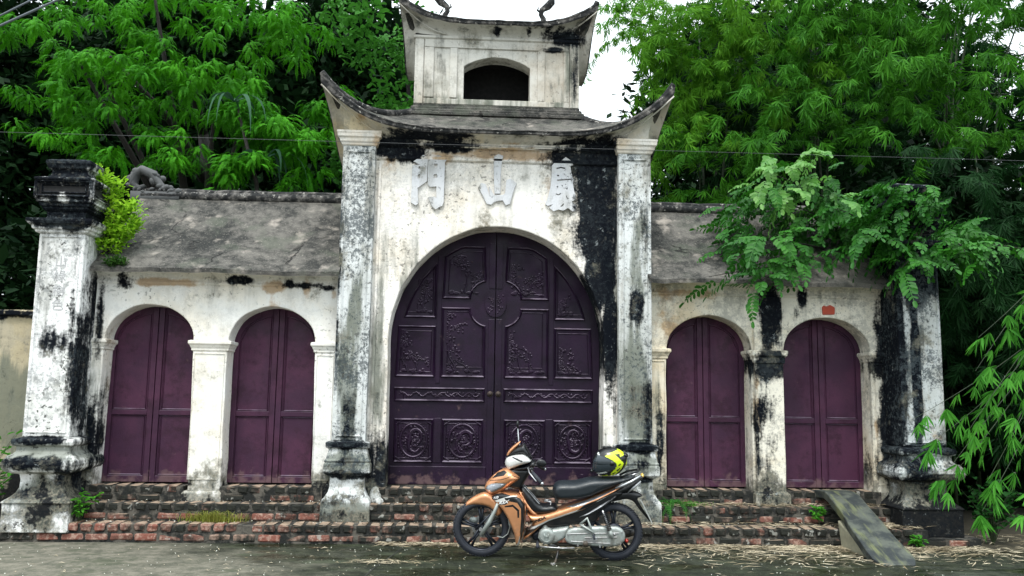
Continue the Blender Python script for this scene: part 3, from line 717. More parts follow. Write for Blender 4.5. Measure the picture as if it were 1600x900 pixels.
def side_door(root, x0, x1, zs, h):
    c = (x0+x1)/2; y = .262
    for sg in (-1, 1):
        hw = (x1-x0)/2+.01; X = lambda d: c+sg*d
        lf = thing_part('door_leaf', (X(hw/2), y+.03, .5), root)
        def zt(d, ins=0): return zs+(h+.01-ins)*sqrt(max(0, 1-(min(d,hw-ins)/(hw-ins))**2))
        ol = [(X(.003),.508),(X(hw),.508),(X(hw),zs)]+[(X(hw*cos(i/14*pi/2)), zs+(h+.01)*sin(i/14*pi/2)) for i in range(1,14)]+[(X(.003),zs+h+.01)]
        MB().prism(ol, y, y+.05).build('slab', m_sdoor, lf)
        b = MB()
        b.box(*sorted((X(.004),X(.062))), y-.022, y+.002, .51, zt(.03)-.01)
        b.box(*sorted((X(.068),X(.078))), y-.008, y+.002, .58, zt(.08)-.05)
        st = [(X(hw-.07),.51),(X(hw-.012),.51),(X(hw-.012),zs)]+[(X((hw-.012)*cos(i/8*1.1)), zs+(h)*sin(i/8*1.1)) for i in range(1,9)]
        st += [(X((hw-.07)*cos(i/8*1.1)), zs+(h-.055)*sin(i/8*1.1)) for i in range(8,-1,-1)]
        b.prism(st, y-.020, y+.002)
        b.box(*sorted((X(.0625),X(hw-.0705))), y-.021, y+.002, 1.215, 1.268)
        b.box(*sorted((X(.0625),X(hw-.0705))), y-.021, y+.002, .51, .575)
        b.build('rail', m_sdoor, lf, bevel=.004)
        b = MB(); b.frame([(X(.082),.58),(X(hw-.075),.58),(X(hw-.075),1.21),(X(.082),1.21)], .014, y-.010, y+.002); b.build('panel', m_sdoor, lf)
        zz = zs+(h-.05)*.55
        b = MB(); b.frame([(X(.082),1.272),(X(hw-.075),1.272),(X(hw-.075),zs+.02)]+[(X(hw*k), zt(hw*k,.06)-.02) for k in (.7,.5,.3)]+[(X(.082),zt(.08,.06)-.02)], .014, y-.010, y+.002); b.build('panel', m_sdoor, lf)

# ================================================================ wings
ARC = {'L': [(-3.80,-2.88,-3.83,-2.84),(-2.515,-1.60,-2.52,-1.565)], 'R': [(2.20,3.145,2.19,3.13),(3.50,4.49,3.50,4.47)]}
def wing(side):
    mw = m_wingL if side == 'L' else m_wingR
    x0, x1 = (-4.0, -1.33) if side == 'L' else (1.95, 4.80)
    rx0, rx1 = (-3.90, -1.345) if side == 'L' else (1.97, 4.66)
    root = thing('side_wing', ((x0+x1)/2, .8, 0), {'L': 'low whitewashed left wing with two arched maroon doors and a cracked mortar roof', 'R': 'low mould-stained right wing with two arched doors and leaves over its roof'}[side], 'gatehouse wing')
    ops = [archpts(a, b_, 2.0, .385, 26, c, d, .15) for a, b_, c, d in ARC[side]]
    wall_with(ops, x0, x1, .15, 2.74, 0, .31).build('front_wall', mw, root, bevel=.012)
    b = MB(); b.box(x0, x0+.3, .312, 1.7, .15, 2.7) if side == 'L' else b.box(x1-.3, x1, .312, 1.7, .15, 2.7)
    b.box(x0, x1, 1.7, 1.95, .15, 2.7)
    b.prism([(x0,2.7),(x0+.001,2.7),(x0+.001,2.701)], 1.9, 1.95)
    b.build('rear_wall', mw, root)
    b = MB(); b.mould(x0+.02, x1-.02, .012, 1.9, [(.012,2.595),(.028,2.61),(.028,2.63),(.014,2.64),(.018,2.67),(.05,2.71),(.11,2.738)], cap=False)
    b.build('cornice', mw, root, bevel=.005)
    # roof: an uneven mortar slab, sagging a little
    b = MB(); nu, nv = 60, 14; vs = []; fs = []
    ys = [-.235, 1.0, 2.2]
    def rz(x, y):
        t = (y+.235)/1.235 if y <= 1.0 else (2.235-y)/1.235
        z = 2.745+1.05*t-.05*sin(pi*t)
        return z+jit((x,y,0),.025,1.3)+jit((x,y,3),.010,5)
    for j in range(2*nv+1):
        y = -.235+1.235*j/nv
        for i in range(nu+1):
            x = rx0+(rx1-rx0)*i/nu; vs.append((x+(jit((j,1,2),.02,1.1) if i in (0,) else 0), y+(jit((x,7,0),.018,4) if j == 0 else 0), rz(x,y)))
    n1 = len(vs); vs += [(v[0], v[1], v[2]-.045) for v in vs]
    w = nu+1
    for j in range(2*nv):
        for i in range(nu):
            a = j*w+i; fs.append((a,a+1,a+w+1,a+w)); a += n1; fs.append((a+w,a+w+1,a+1,a))
    for i in range(nu): fs.append((i+n1,i+1+n1,i+1,i)); q = 2*nv*w+i; fs.append((q,q+1,q+1+n1,q+n1))
    for j in range(2*nv):
        a = j*w; fs.append((a,a+w,a+w+n1,a+n1)); a = j*w+nu; fs.append((a+n1,a+w+n1,a+w,a))
    b.add(vs, fs); b.build('roof', m_roof, root, smooth=False)
    b = MB(); 
    gx = [x0+.15, x1-.15]
    for g_ in gx[:1] if side == 'L' else gx[1:]: b.prism([(g_-.1,2.6),(g_+.1,2.6),(g_+.1,2.7),(g_-.1,2.7)], 0.3, 1.6)
    # gable triangle
    xx = (rx0+.05, rx0+.25) if side == 'L' else (rx1-.25, rx1-.05)
    b.add([(xx[0],.0,2.7),(xx[0],2.0,2.7),(xx[0],1.0,3.70),(xx[1],.0,2.7),(xx[1],2.0,2.7),(xx[1],1.0,3.70)], [(0,1,2),(5,4,3),(0,3,4,1),(1,4,5,2),(2,5,3,0)])
    b.build('gable', mw, root)
    b = MB(); P = [(rx0+(rx1-rx0)*i/24, 1.0, 3.80+jit((i,2,2),.012,.7)) for i in range(25)]
    b.tube([(p[0],p[1],p[2]-.01) for p in P], .065, 8, flat=1.2); b.tube([(p[0],p[1]-.0,p[2]+.045) for p in P], .038, 8)
    b.build('roof_ridge', m_droof, root, smooth=True)
    # imposts
    L = ARC[side]
    xs = ([(x0+.04, L[0][0]), (L[0][1], L[1][0]), (L[1][1], -1.37)] if side == 'L' else [(2.0, L[0][0]), (L[0][1], L[1][0]), (L[1][1], 4.72)])
    for a, c in xs:
        MB().mould(a, c, 0.0, .24, [(.004,1.90),(.012,1.905),(.012,1.925),(.02,1.94),(.028,1.96),(.042,1.975),(.042,2.005),(.02,2.012)]).build('impost', mw, root, bevel=.004)
    MB().mould(xs[1][0], xs[1][1], 0.0, .24, [(.022,.15),(.020,.43),(.012,.44),(.003,.45)]).build('pier_foot', mw, root, bevel=.008)
    for a, c in (xs[0], xs[1], xs[2]):
        if c-a > .2: MB().frame([(a+.02,.56),(c-.02,.56),(c-.02,1.88),(a+.02,1.88)], .016, -.010, .004).build('pier_moulding', mw, root)
    if side == 'R':
        MB().mould(3.16, 3.475, -.06, .02, [(0,.15),(0,2.6)]).build('pilaster', mw, root, bevel=.01)
        MB().mould(3.16, 3.475, -.06, .02, [(.0,1.86),(.015,1.87),(.015,1.93),(.035,1.95),(.035,2.0),(.0,2.01)]).build('impost', mw, root, bevel=.004)
        MB().mould(3.16, 3.475, -.06, .02, [(.035,.15),(.035,.47),(.0,.50)]).build('pier_foot', mw, root, bevel=.006)
    for a, b_, c, d in L: side_door(root, min(a,c), max(b_,d), 2.0, .385)
    # solid dark core so nothing shows through gaps behind the doors
    return root
wl = wing('L'); wr = wing('R')
# scrolled dragon ornament at the left ridge end
b = MB(); ox, oz, oy = -3.90, 3.80, 1.0
b.tube([(ox+.42,oy,oz+.02),(ox+.30,oy,oz+.05),(ox+.20,oy,oz+.12),(ox+.10,oy,oz+.25),(ox-.02,oy,oz+.30),(ox-.10,oy,oz+.24),(ox-.12,oy,oz+.13),(ox-.05,oy,oz+.07),(ox+.02,oy,oz+.11)], [.02,.03,.045,.06,.06,.055,.05,.04,.025], 8, flat=1.6)
rd = random.Random(4)
for k in range(16):
    a = pi*1.05-k*.19; q = rd.uniform(.16,.205); b.ell((ox+.02+q*cos(a)*1.05, oy+rd.uniform(-.05,.05), oz+.13+q*.95*sin(a)), (rd.uniform(.025,.05), .05, rd.uniform(.025,.045)), 8, 5, Matrix.Rotation(rd.uniform(0,3),3,'Y'))
for k in range(12):
    b.ell((ox+.12+.028*k, oy+rd.uniform(-.04,.04), oz+.17-.014*k+rd.uniform(-.03,.03)), (rd.uniform(.03,.055), .05, rd.uniform(.02,.04)), 8, 5, Matrix.Rotation(rd.uniform(0,3),3,'Y'))
for k in range(10): b.ell((ox-.08+.05*k, oy-.05, oz-.0+rd.uniform(-.02,.07)), (.035,.03,.02), 8, 5, Matrix.Rotation(rd.uniform(0,3),3,'Y'))
b.box(ox-.12, ox+.45, oy-.07, oy+.07, oz-.1, oz+.03)
b.build('ridge_ornament', simple('grey_stucco', (.075,.078,.08), .9, var=.7, sc=12, bump=.8, objspace=False), wl, smooth=True)
# the bare brick patch over the right arch
hb = MB(); hb.prism([(3.955,2.415),(4.095,2.42),(4.10,2.50),(4.075,2.515),(4.045,2.53),(4.0,2.51),(3.975,2.525),(3.95,2.50)], -.012, .01); hb.build('exposed_brick', m_redbrick, wr, bevel=.01)

# ================================================================ free-standing pillars
def pillar(x0, x1, mat, label):
    y0, y1 = -.36, .10; c = (x0+x1)/2
    root = thing('gate_pillar', (c, (y0+y1)/2, 0), label, 'pillar')
    b = MB(); vs = []
    b.mould(x0, x1, y0, y1, [(.0,1.0),(0,3.06)]); b.build('shaft', mat, root, bevel=.014)
    for e in (x0, x1):   # corner beads
        MB().box(e-.006, e+.006, y0+.05, y0+.08, 1.03, 3.05).build('bead', mat, root)
    MB().frame([(x0+.03,1.04),(x1-.03,1.04),(x1-.03,3.03),(x0+.03,3.03)], .02, y0-.012, y0+.003).build('panel_moulding', mat, root)
    MB().mould(x0,x1,y0,y1,[(-.01,.09),(.09,.091),(.09,.36),(.105,.375),(.09,.39),(.05,.42),(.012,.46),(-.01,.51),(-.015,.58),(-.005,.64),(.05,.655),(.09,.67),(.115,.70),(.125,.74),(.115,.78),(.10,.80),(.085,.825),(.06,.83),(.03,.865),(.03,.91),(.06,.925),(.07,.96),(.06,.985),(.03,.99),(.01,1.0)]).build('pillar_base', mat, root, bevel=.008)
    MB().mould(x0,x1,y0,y1,[(.0,3.055),(.03,3.07),(.035,3.09),(.055,3.10),(.06,3.13),(.09,3.15),(.10,3.175),(.10,3.20),(.03,3.21)]).build('capital', mat, root, bevel=.006)
    MB().mould(x0,x1,y0,y1,[(-.02,3.205),(-.03,3.22),(-.04,3.24),(-.035,3.29),(-.02,3.30),(-.0,3.32),(.0,3.335),(.02,3.345),(.02,3.37),(.045,3.385),(.045,3.405),(.06,3.42)]).build('neck', mat, root, bevel=.006)
    # lantern box with a recessed slot on each face
    b = MB(); b.box(x0-.035,x1+.035,y0-.035,y1+.035,3.415,3.60); b.build('lantern_core', m_black, root)
    b = MB(); X0,X1,Y0,Y1 = x0-.07,x1+.07,y0-.07,y1+.07
    b.frame([(X0,3.415),(X1,3.415),(X1,3.615),(X0,3.615)], .05, Y0, y0-.03)
    b.frame([(X0+.07,3.465),(X1-.07,3.465),(X1-.07,3.57),(X0+.07,3.57)], .025, Y0+.015, y0-.03)
    fr = MB().frame([(Y0,3.415),(Y1,3.415),(Y1,3.615),(Y0,3.615)], .05, 0, .04); fr.frame([(Y0+.07,3.465),(Y1-.07,3.465),(Y1-.07,3.57),(Y0+.07,3.57)], .025, .015, .04)
    b.add([(X1-v[1], v[0], v[2]) for v in fr.v], fr.f); b.add([(X0+v[1], v[0], v[2]) for v in fr.v], fr.f)
    b.add([(v[0], Y1-(v[1]), v[2]) for v in MB().frame([(X0,3.415),(X1,3.415),(X1,3.615),(X0,3.615)], .05, 0, .04).v], MB().frame([(X0,3.415),(X1,3.415),(X1,3.615),(X0,3.615)], .05, 0, .04).f)
    b.build('lantern_frame', mat, root)
    MB().mould(x0,x1,y0,y1,[(.06,3.60),(.07,3.612),(.07,3.63),(.03,3.645),(-.02,3.66),(-.04,3.68),(-.05,3.72),(-.04,3.74),(-.02,3.75),(-.01,3.78),(.0,3.80),(.0,3.83),(-.03,3.845),(-.08,3.85),(-.10,3.87)]).build('cap', mat, root, bevel=.006)
    return root
pL = pillar(-4.375, -3.915, m_pilL, 'square plaster pillar at the left end with painted characters down its white shaft')
pR = pillar(4.625, 5.095, m_pilR, 'black-streaked square pillar at the right end half hidden by bamboo')
m_ink = simple('faded_ink', (.42,.42,.43), .9, var=.5, sc=40, objspace=False)
for i, ch in enumerate('山綠樹色'):
    cu = bpy.data.curves.new('painted_character', 'FONT'); cu.body = ch; cu.size = .125; cu.align_x = 'CENTER'; cu.align_y = 'CENTER'; cu.extrude = .001
    o = bpy.data.objects.new('tmp', cu); COL.objects.link(o)
    bpy.context.view_layer.update(); me = bpy.data.meshes.new_from_object(o.evaluated_get(bpy.context.evaluated_depsgraph_get())); bpy.data.objects.remove(o)
    me.transform(Matrix.Rotation(pi/2, 4, 'X')); me.transform(Matrix.Translation((-4.135, -.362, 2.76-.148*i))); me.materials.clear(); me.materials.append(m_ink)
    link('painted_character', me, pL)
# boundary wall
bw = thing('boundary_wall', (-6.5, .8, 0), 'ochre and grey rendered boundary wall running off behind the left pillar', 'wall')
MB().box(-9.5,-4.38,.55,.80,0,2.28).build('wall', m_wallfar, bw)
MB().mould(-9.5,-4.35,.55,.80,[(.0,2.27),(.05,2.285),(.05,2.33),(.02,2.345)]).build('coping', m_wallfar, bw, bevel=.006)
# ================================================================ brick steps
def brick_mesh(seed, lx, ly, lz):
    rd = random.Random(seed); bm = bmesh.new(); bmesh.ops.create_cube(bm, size=1)
    for v in bm.verts: v.co = Vector((v.co.x*lx, v.co.y*ly, v.co.z*lz))
    bmesh.ops.bevel(bm, geom=list(bm.edges), offset=.013, segments=1, affect='EDGES')
    for v in bm.verts: v.co += Vector((rd.uniform(-1,1), rd.uniform(-1,1), rd.uniform(-1,1)))*.0060
    me = bpy.data.meshes.new('brick'); bm.to_mesh(me); bm.free(); me.materials.append(m_brickh if ly > .2 else m_brick); return me
STR = [brick_mesh(i, .212, .11, .066) for i in range(5)]
HED = [brick_mesh(20+i, .104, .235, .070) for i in range(5)]
def lay(root, meshes, x0, x1, pitch, yfun, z, jz=.003, skip=()):
    x = x0+pitch/2+random.uniform(-.03,.03)
    while x < x1-pitch*.4:
        if not any(a < x < b for a, b in skip) and random.random() > .012:
            o = bpy.data.objects.new('brick', random.choice(meshes)); COL.objects.link(o); o.parent = root
            o.location = Vector((x, yfun(x)+random.uniform(-.006,.008), z+random.uniform(-jz,jz)))-WORLD(root)
            o.rotation_euler = (random.uniform(-.03,.03), random.uniform(-.02,.02), random.uniform(-.03,.03))
        x += pitch*random.uniform(.95,1.06)
def mortar(root, rects):
    b = MB()
    for x0,x1,y0,y1,z0,z1,*sk in rects:
        n = max(2, int((x1-x0)/.12)); vs = []; fs = []
        k_ = sk[0] if sk else 0
        for i in range(n+1):
            x = x0+(x1-x0)*i/n; yy = y0+k_*(x+1.4)+jit((x,z0,1),.010,7); zz = z1+jit((x,2,z0),.006,5)
            vs += [(x,yy,z0),(x,yy+jit((x,5,z1),.01,9),zz),(x,y1,zz)]
        for i in range(n): a = i*3; fs += [(a,a+3,a+4,a+1),(a+1,a+4,a+5,a+2)]
        fs += [(0,1,2),(n*3+2,n*3+1,n*3)]
        b.add(vs, fs)
    b.build('mortar', m_mortar, root)
SK = -.014
s1 = thing('brick_step', (.4,-.3,0), 'lowest and longest brick step along the foot of the gate', 'step', 'brick steps of the gate')
f1 = lambda x: -.46+SK*(x+1.4)
lay(s1, STR, -4.60, 5.25, .238, lambda x: f1(x)+.055, .050, skip=())
lay(s1, HED, -3.86, 4.72, .128, lambda x: f1(x)+.118, .142)
mortar(s1, [(-4.9,5.3,-.448,-.2,0,.092,SK),(-3.88,4.75,-.440,.0,.09,.172,SK)])
s2 = thing('brick_step', (.4,-.1,0), 'middle brick step running behind the pilaster bases', 'step', 'brick steps of the gate')
f2 = lambda x: -.205
lay(s2, STR, -3.82, 4.62, .238, lambda x: f2(x)+.055, .222)
lay(s2, HED, -3.82, 4.62, .128, lambda x: f2(x)+.118, .310)
mortar(s2, [(-3.9,4.65,-.193,.25,.0,.345)])
s3 = thing('brick_step', (.4,.1,0), 'uppermost brick step broken into door sills between the piers', 'step', 'brick steps of the gate')
for a, c, y0 in ((-3.83,-2.93,-.02),(-2.47,-1.50,-.02),(-.90,1.56,-.075),(2.12,3.12,-.02),(3.54,4.50,-.02)):
    lay(s3, STR, a, c, .238, lambda x: y0+.055, .385)
    lay(s3, HED, a, c, .128, lambda x: y0+.118, .463)
    mortar(s3, [(a-.04,c+.04,y0+.012,.26,.33,.494)])
b = MB()   # broken render clinging to the sill by the left tower pilaster
b.ell((-.90,-.07,.42),(.06,.03,.10),8,6); b.ell((-.86,-.085,.36),(.05,.02,.05),8,6); b.build('mortar_lump', m_pil, s3, smooth=False)

# ---- stone slab used as a ramp
def slabmat():
    N = NT('mossy_slab'); P = N.pos()
    n = N.noise(5, det=6, rough=.65); st = N.noise(6, N.map(P, (0,0,0), (2.5,.5,.5)), 5)
    c = N.mix(N.mr(n, .4, .62), (.018,.024,.026), (.075,.085,.07))
    c = N.mix(N.math('MULTIPLY', N.mr(st, .52, .7), .8), c, (.13,.145,.065))
    return N.fin(c, .7, N.bump(N.noise(30, det=5), .6, .012))
ramp = thing('ramp_slab', (3.95,-.7,0), 'mossy stone slab laid as a ramp over the steps on the right', 'ramp')
b = MB(); n = 14; vs = []; fs = []
for i in range(n+1):
    t = i/n; y = .02-1.43*t; z = (.515 if t < .16 else .515-.515*((t-.16)/.84)**1.08)+.010*sin(t*7)
    xl = 3.80+.02*sin(t*5)+jit((t,1,1),.03,4); xr = 4.16+.02*t+jit((t,5,1),.03,4)
    if i == n: xl += .05; xr -= .05
    th = .085
    vs += [(xl,y,z),(xr,y,z+jit((t,2,2),.01,3)),(xr,y+.03,z-th),(xl+.01,y+.03,z-th)]
for i in range(n):
    for k in range(4): fs.append((i*4+k, i*4+(k+1)%4, i*4+4+(k+1)%4, i*4+4+k))
fs += [(3,2,1,0),(n*4,n*4+1,n*4+2,n*4+3)]
m_slab = slabmat(); b.add(vs, fs); b.build('slab', m_slab, ramp, bevel=.012)
b = MB(); b.add([(3.83,-.55,.0),(3.83,-1.18,0),(3.82,-.50,.27),(3.82,-.95,.115),(3.93,-.55,0),(3.93,-1.18,0),(3.93,-.50,.27),(3.93,-.95,.115),(3.825,-.6,.24)],
   [(0,1,3,2),(5,4,6,7),(2,3,7,6),(0,2,6,4),(1,5,7,3),(0,4,5,1)]); b.build('wedge_stone', simple('pale_stone', (.26,.25,.18), .9, var=.5, bump=.6, objspace=False), ramp, bevel=.015)
# ================================================================ vegetation
def leafmat(name, a, b, trans=.35, rough=.6, spec=.12):
    N = NT(name); g_ = N.n('ShaderNodeNewGeometry'); r = g_.outputs['Random Per Island']
    big = N.noise(1.6, N.pos(), 3)
    c = N.mix(N.math('ADD', N.math('MULTIPLY', r, .55), N.math('MULTIPLY', N.mr(big,.35,.65), .45)), a, b)
    N.fin(c, rough, spec=spec)
    t = N.n('ShaderNodeBsdfTranslucent'); N.put(t.inputs[0], N.mix(.5, c, tuple(min(1,x*1.6) for x in b)))
    m = N.n('ShaderNodeMixShader'); m.inputs[0].default_value = trans
    N.t.links.new(N.b.outputs[0], m.inputs[1]); N.t.links.new(t.outputs[0], m.inputs[2]); N.t.links.new(m.outputs[0], N.out.inputs[0])
    return N.m
def leaf(L, w, kind='d', fold=.25, sag=.0):
    if kind == 'd':
        return np.array([[0,0,0],[L*.45,w/2,-abs(fold)*w*.3],[L,0,-sag*L],[L*.45,-w/2,-abs(fold)*w*.3]]), np.array([[0,1,2,3]])
    f = fold*w*.5
    if kind == 'o': x1,x2,k1,k2 = .30,.78,.9,1.
    else: x1,x2,k1,k2 = .18,.50,.85,1.
    return np.array([[0,0,0],[L*x1,w/2*k1,f],[L*x2,w/2*k2,f-sag*L*.3],[L,0,-sag*L],[L*x2,-w/2*k2,f-sag*L*.3],[L*x1,-w/2*k1,f]]), np.array([[0,3,2,1],[0,5,4,3]])
def rotm(az, el, roll=0.):
    """x axis points to azimuth az, elevation el"""
    ca, sa, ce, se = cos(az), sin(az), cos(el), sin(el)
    X = np.array([ca*ce, sa*ce, se]); Yv = np.array([-sa, ca, 0]); Zv = np.cross(X, Yv)
    R_ = np.stack([X, Yv*cos(roll)+Zv*sin(roll), -Yv*sin(roll)+Zv*cos(roll)], 1); return R_
def join(parts):
    vs = []; fs = []; o = 0
    for v, f in parts: vs.append(v); fs.append(f+o); o += len(v)
    return np.concatenate(vs), np.concatenate(fs)
def xf(p, R_=None, t=(0,0,0), s=1.): 
    v = p[0]*s
    if R_ is not None: v = v@R_.T
    return v+np.array(t), p[1]
def pinnate(L, n, ll, lw, kind, droop=.5, ang=1.05, side=0.):
    parts = []; p = np.zeros(3); a = 0.; pos_ = [p.copy()]; dirs = []
    for i in range(n+1):
        d = np.array([cos(a), 0, -sin(a)]); dirs.append(d); p = p+d*L/(n+1); pos_.append(p.copy()); a += droop/(n+1)*rng.uniform(.7,1.3)
    for i in range(1, n+1):
        k = sin(pi*(i+.6)/(n+1.6))**.5
        for sg in (-1, 1):
            q = leaf(ll*k*rng.uniform(.85,1.1), lw*k, kind, .25, .1)
            az = sg*(ang-.35*i/n)+rng.uniform(-.12,.12)
            R_ = rotm(0, -math.asin(min(1,-dirs[i][2])))@rotm(az, rng.uniform(-.4,.05), sg*rng.uniform(-.1,.5))
            parts.append(xf(q, R_, pos_[i]))
    parts.append(xf(leaf(ll*.9, lw*.9, kind, .25, .1), rotm(0, -math.asin(min(1,-dirs[-1][2]))), pos_[-1]))
    # rachis as a thin folded strip
    st = np.array(pos_); w = .0025
    v = np.concatenate([st+[0,w,0], st-[0,w,0]]); m_ = len(st)
    parts.append((v, np.array([[i,i+1,m_+i+1,m_+i] for i in range(m_-1)])))
    return join(parts)
def mesh_np(name, V_, F_, mat, parent=None, kind=None):
    me = bpy.data.meshes.new(name); me.vertices.add(len(V_)); me.vertices.foreach_set('co', V_.astype(np.float32).ravel())
    me.loops.add(F_.size); me.loops.foreach_set('vertex_index', F_.astype(np.int32).ravel())
    me.polygons.add(len(F_)); me.polygons.foreach_set('loop_start', np.arange(0, F_.size, 4, dtype=np.int32))
    me.materials.append(mat); me.update(calc_edges=True); me.validate()
    return me
def scatter(name, protos, xs, mat, parent=None):
    """xs: list of (proto index, R, t, s)"""
    o_ = 0; VV = []; FF = []
    for k, R_, t, s in xs:
        v, f = protos[k]; v = (v*s)@R_.T+t; VV.append(v); FF.append(f+o_); o_ += len(v)
    me = mesh_np(name, np.concatenate(VV), np.concatenate(FF), mat)
    return link(name, me, parent)
def V3(*a): return np.array(a, float)
def limbs(parent, mat, base, top, r0, branches, name='trunk', r1=None):
    b = MB(); P = [Vector(base).lerp(Vector(top), i/6)+Vector((jit((i,base[0],1),.25,.6), jit((i,base[0],7),.2,.6), 0))*(1 if 0 < i else 0) for i in range(7)]
    b.tube(P, [r0*(1-.1*i) for i in range(7)], 8); b.build(name, mat, parent, smooth=True)
    for q in branches:
        s = P[random.randint(3,6)]; m_ = s.lerp(Vector(q), .5)+Vector((0,0,.25)); 
        MB().tube([s, s.lerp(m_,.5)+Vector((0,0,.1)), m_, Vector(q)], [r0*.42,r0*.34,r0*.24,r0*.1], 6).build('limb', mat, parent, smooth=True)
m_bark = simple('dark_bark', (.014,.012,.010), .95, var=.5, bump=.8, objspace=False)
m_feather = leafmat('feathery_leaf', (.010,.100,.002), (.066,.30,.007), .22)
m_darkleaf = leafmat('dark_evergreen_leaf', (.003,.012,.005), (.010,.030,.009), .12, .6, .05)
m_midleaf = leafmat('broad_green_leaf', (.016,.085,.010), (.06,.22,.026), .22)
m_bamboo = leafmat('bamboo_leaf', (.012,.078,.005), (.058,.225,.012), .24)
m_bamboo2 = leafmat('light_toned_bamboo_leaf', (.026,.125,.006), (.115,.31,.018), .28)  # paler bamboo copy, the lit tone painted into its colour
m_bamdark = leafmat('shade_toned_bamboo_leaf', (.004,.020,.006), (.012,.05,.012), .2, .6, .08)  # dark bamboo copy, shade between the plumes put into its colour
m_pinn = leafmat('oval_leaflet', (.008,.065,.008), (.034,.165,.012), .2, .5, .2)
m_pinn2 = leafmat('young_oval_leaflet', (.04,.19,.012), (.15,.34,.07), .35, .45, .4)
m_yellow = leafmat('yellow_green_leaf', (.13,.33,.012), (.30,.52,.035), .35)
m_weed = leafmat('weed_leaf', (.04,.20,.02), (.10,.34,.03), .35)
m_grass = leafmat('dry_grass_blade', (.14,.20,.025), (.30,.30,.07), .3)
m_culm = simple('green_culm', (.022,.038,.012), .5, objspace=False)

# -- feathery clump: fronds radiating from a branch tip and drooping
FE = [pinnate(.33, 17, .052, .017, 'd', rng.uniform(.9,1.6)) for _ in range(5)]
def clump(n, dome=.45, sc=.92):
    ps = []
    for i in range(n):
        az = rng.uniform(0, 2*pi); el = rng.uniform(-.6, .5); r = rng.uniform(.0,.22)
        off = V3(cos(az)*r, sin(az)*r, rng.uniform(-.10,.14)-r*.5)
        ps.append(xf(FE[rng.integers(5)], rotm(az, el-.1, rng.uniform(-.4,.4)), off, rng.uniform(.75,1.15)*sc))
    return join(ps)
CLF = [clump(50) for _ in range(6)]
def tree(name, label, cat, trunk, r, protos, pts, mat, group=None, sc=(.8,1.25), tilt=.35, branches=5, cname='crown', aim=None):
    root = thing(name, (trunk[0], trunk[1], 0), label, cat, group)
    xs = []
    for p in pts:
        R_ = rotm(rng.uniform(0,2*pi), rng.uniform(-tilt,tilt), rng.uniform(-tilt,tilt)) if aim is None else aim(p)
        xs.append((rng.integers(len(protos)), R_, np.array(p), rng.uniform(*sc)))
    scatter(cname, protos, xs, mat, root)
    idx = rng.choice(len(pts), min(branches, len(pts)), replace=False)
    limbs(root, m_bark, (trunk[0],trunk[1],0), (trunk[0]+.2,trunk[1],trunk[2]), r, [tuple(pts[i]) for i in idx])
    return root
def blob(n, c, r, shell=.0):
    out = []
    while len(out) < n:
        p = rng.uniform(-1,1,3); q = np.linalg.norm(p)
        if shell < q < 1: out.append(np.array(c)+p*np.array(r))
    return out
# umbrella-like tufts, placed layer on layer
pts = []
for c, r, n in [(c_, r_, max(3,int(n_*1.15))) for c_, r_, n_ in [((-5.6,3.2,5.9),(1.0,.6,.55),15),((-4.4,2.9,6.0),(.9,.5,.6),16),((-3.4,3.0,5.6),(.9,.5,.5),15),((-2.6,2.8,5.3),(.7,.4,.5),12),((-5.0,2.9,5.0),(1.1,.5,.35),10),
                ((-3.6,2.7,4.8),(.8,.5,.3),9),((-3.2,3.0,7.0),(1.2,.6,.5),15),((-4.9,3.3,7.2),(1.3,.7,.5),16),((-2.2,2.9,4.5),(.4,.3,.3),3),((-2.0,3.2,5.9),(.5,.4,.4),5),((-6.5,3.6,6.8),(.8,.6,.6),7),((-3.1,2.6,4.25),(.45,.3,.25),4)]]:
    pts += blob(n, c, r)
pts += blob(34,(-5.2,3.9,6.3),(2.2,.4,1.6))+blob(14,(-3.0,4.2,6.0),(1.2,.4,1.6))
tree('feathery_tree', 'bright feathery-leaved tree spilling in tufts over the left wing roof', 'tree', (-4.6,5.0,5.8), .22, CLF, pts, m_feather, sc=(.55,.86), tilt=.25, branches=9)
pts = blob(34, (-.9,4.2,6.4), (1.0,.8,1.1))+blob(14, (-1.5,4.6,7.6), (1.2,.8,.7))+blob(10,(-1.7,4.0,5.2),(.5,.5,.6))
BL = []
for _ in range(5):
    ps = []
    for i in range(60):
        az = rng.uniform(0,2*pi); ps.append(xf(leaf(.13,.055,'o',.3,.2), rotm(az, rng.uniform(-.9,.4), rng.uniform(-.5,.5)), rng.normal(0,.17,3)*[1,1,.7], rng.uniform(.7,1.2)))
    BL.append(join(ps))
tree('broadleaf_tree', 'mid-green broadleaf tree between the tower roofs and the feathery tree', 'tree', (-.9,5.4,6), .2, BL, pts, m_midleaf, sc=(.8,1.3), tilt=.4, branches=6)
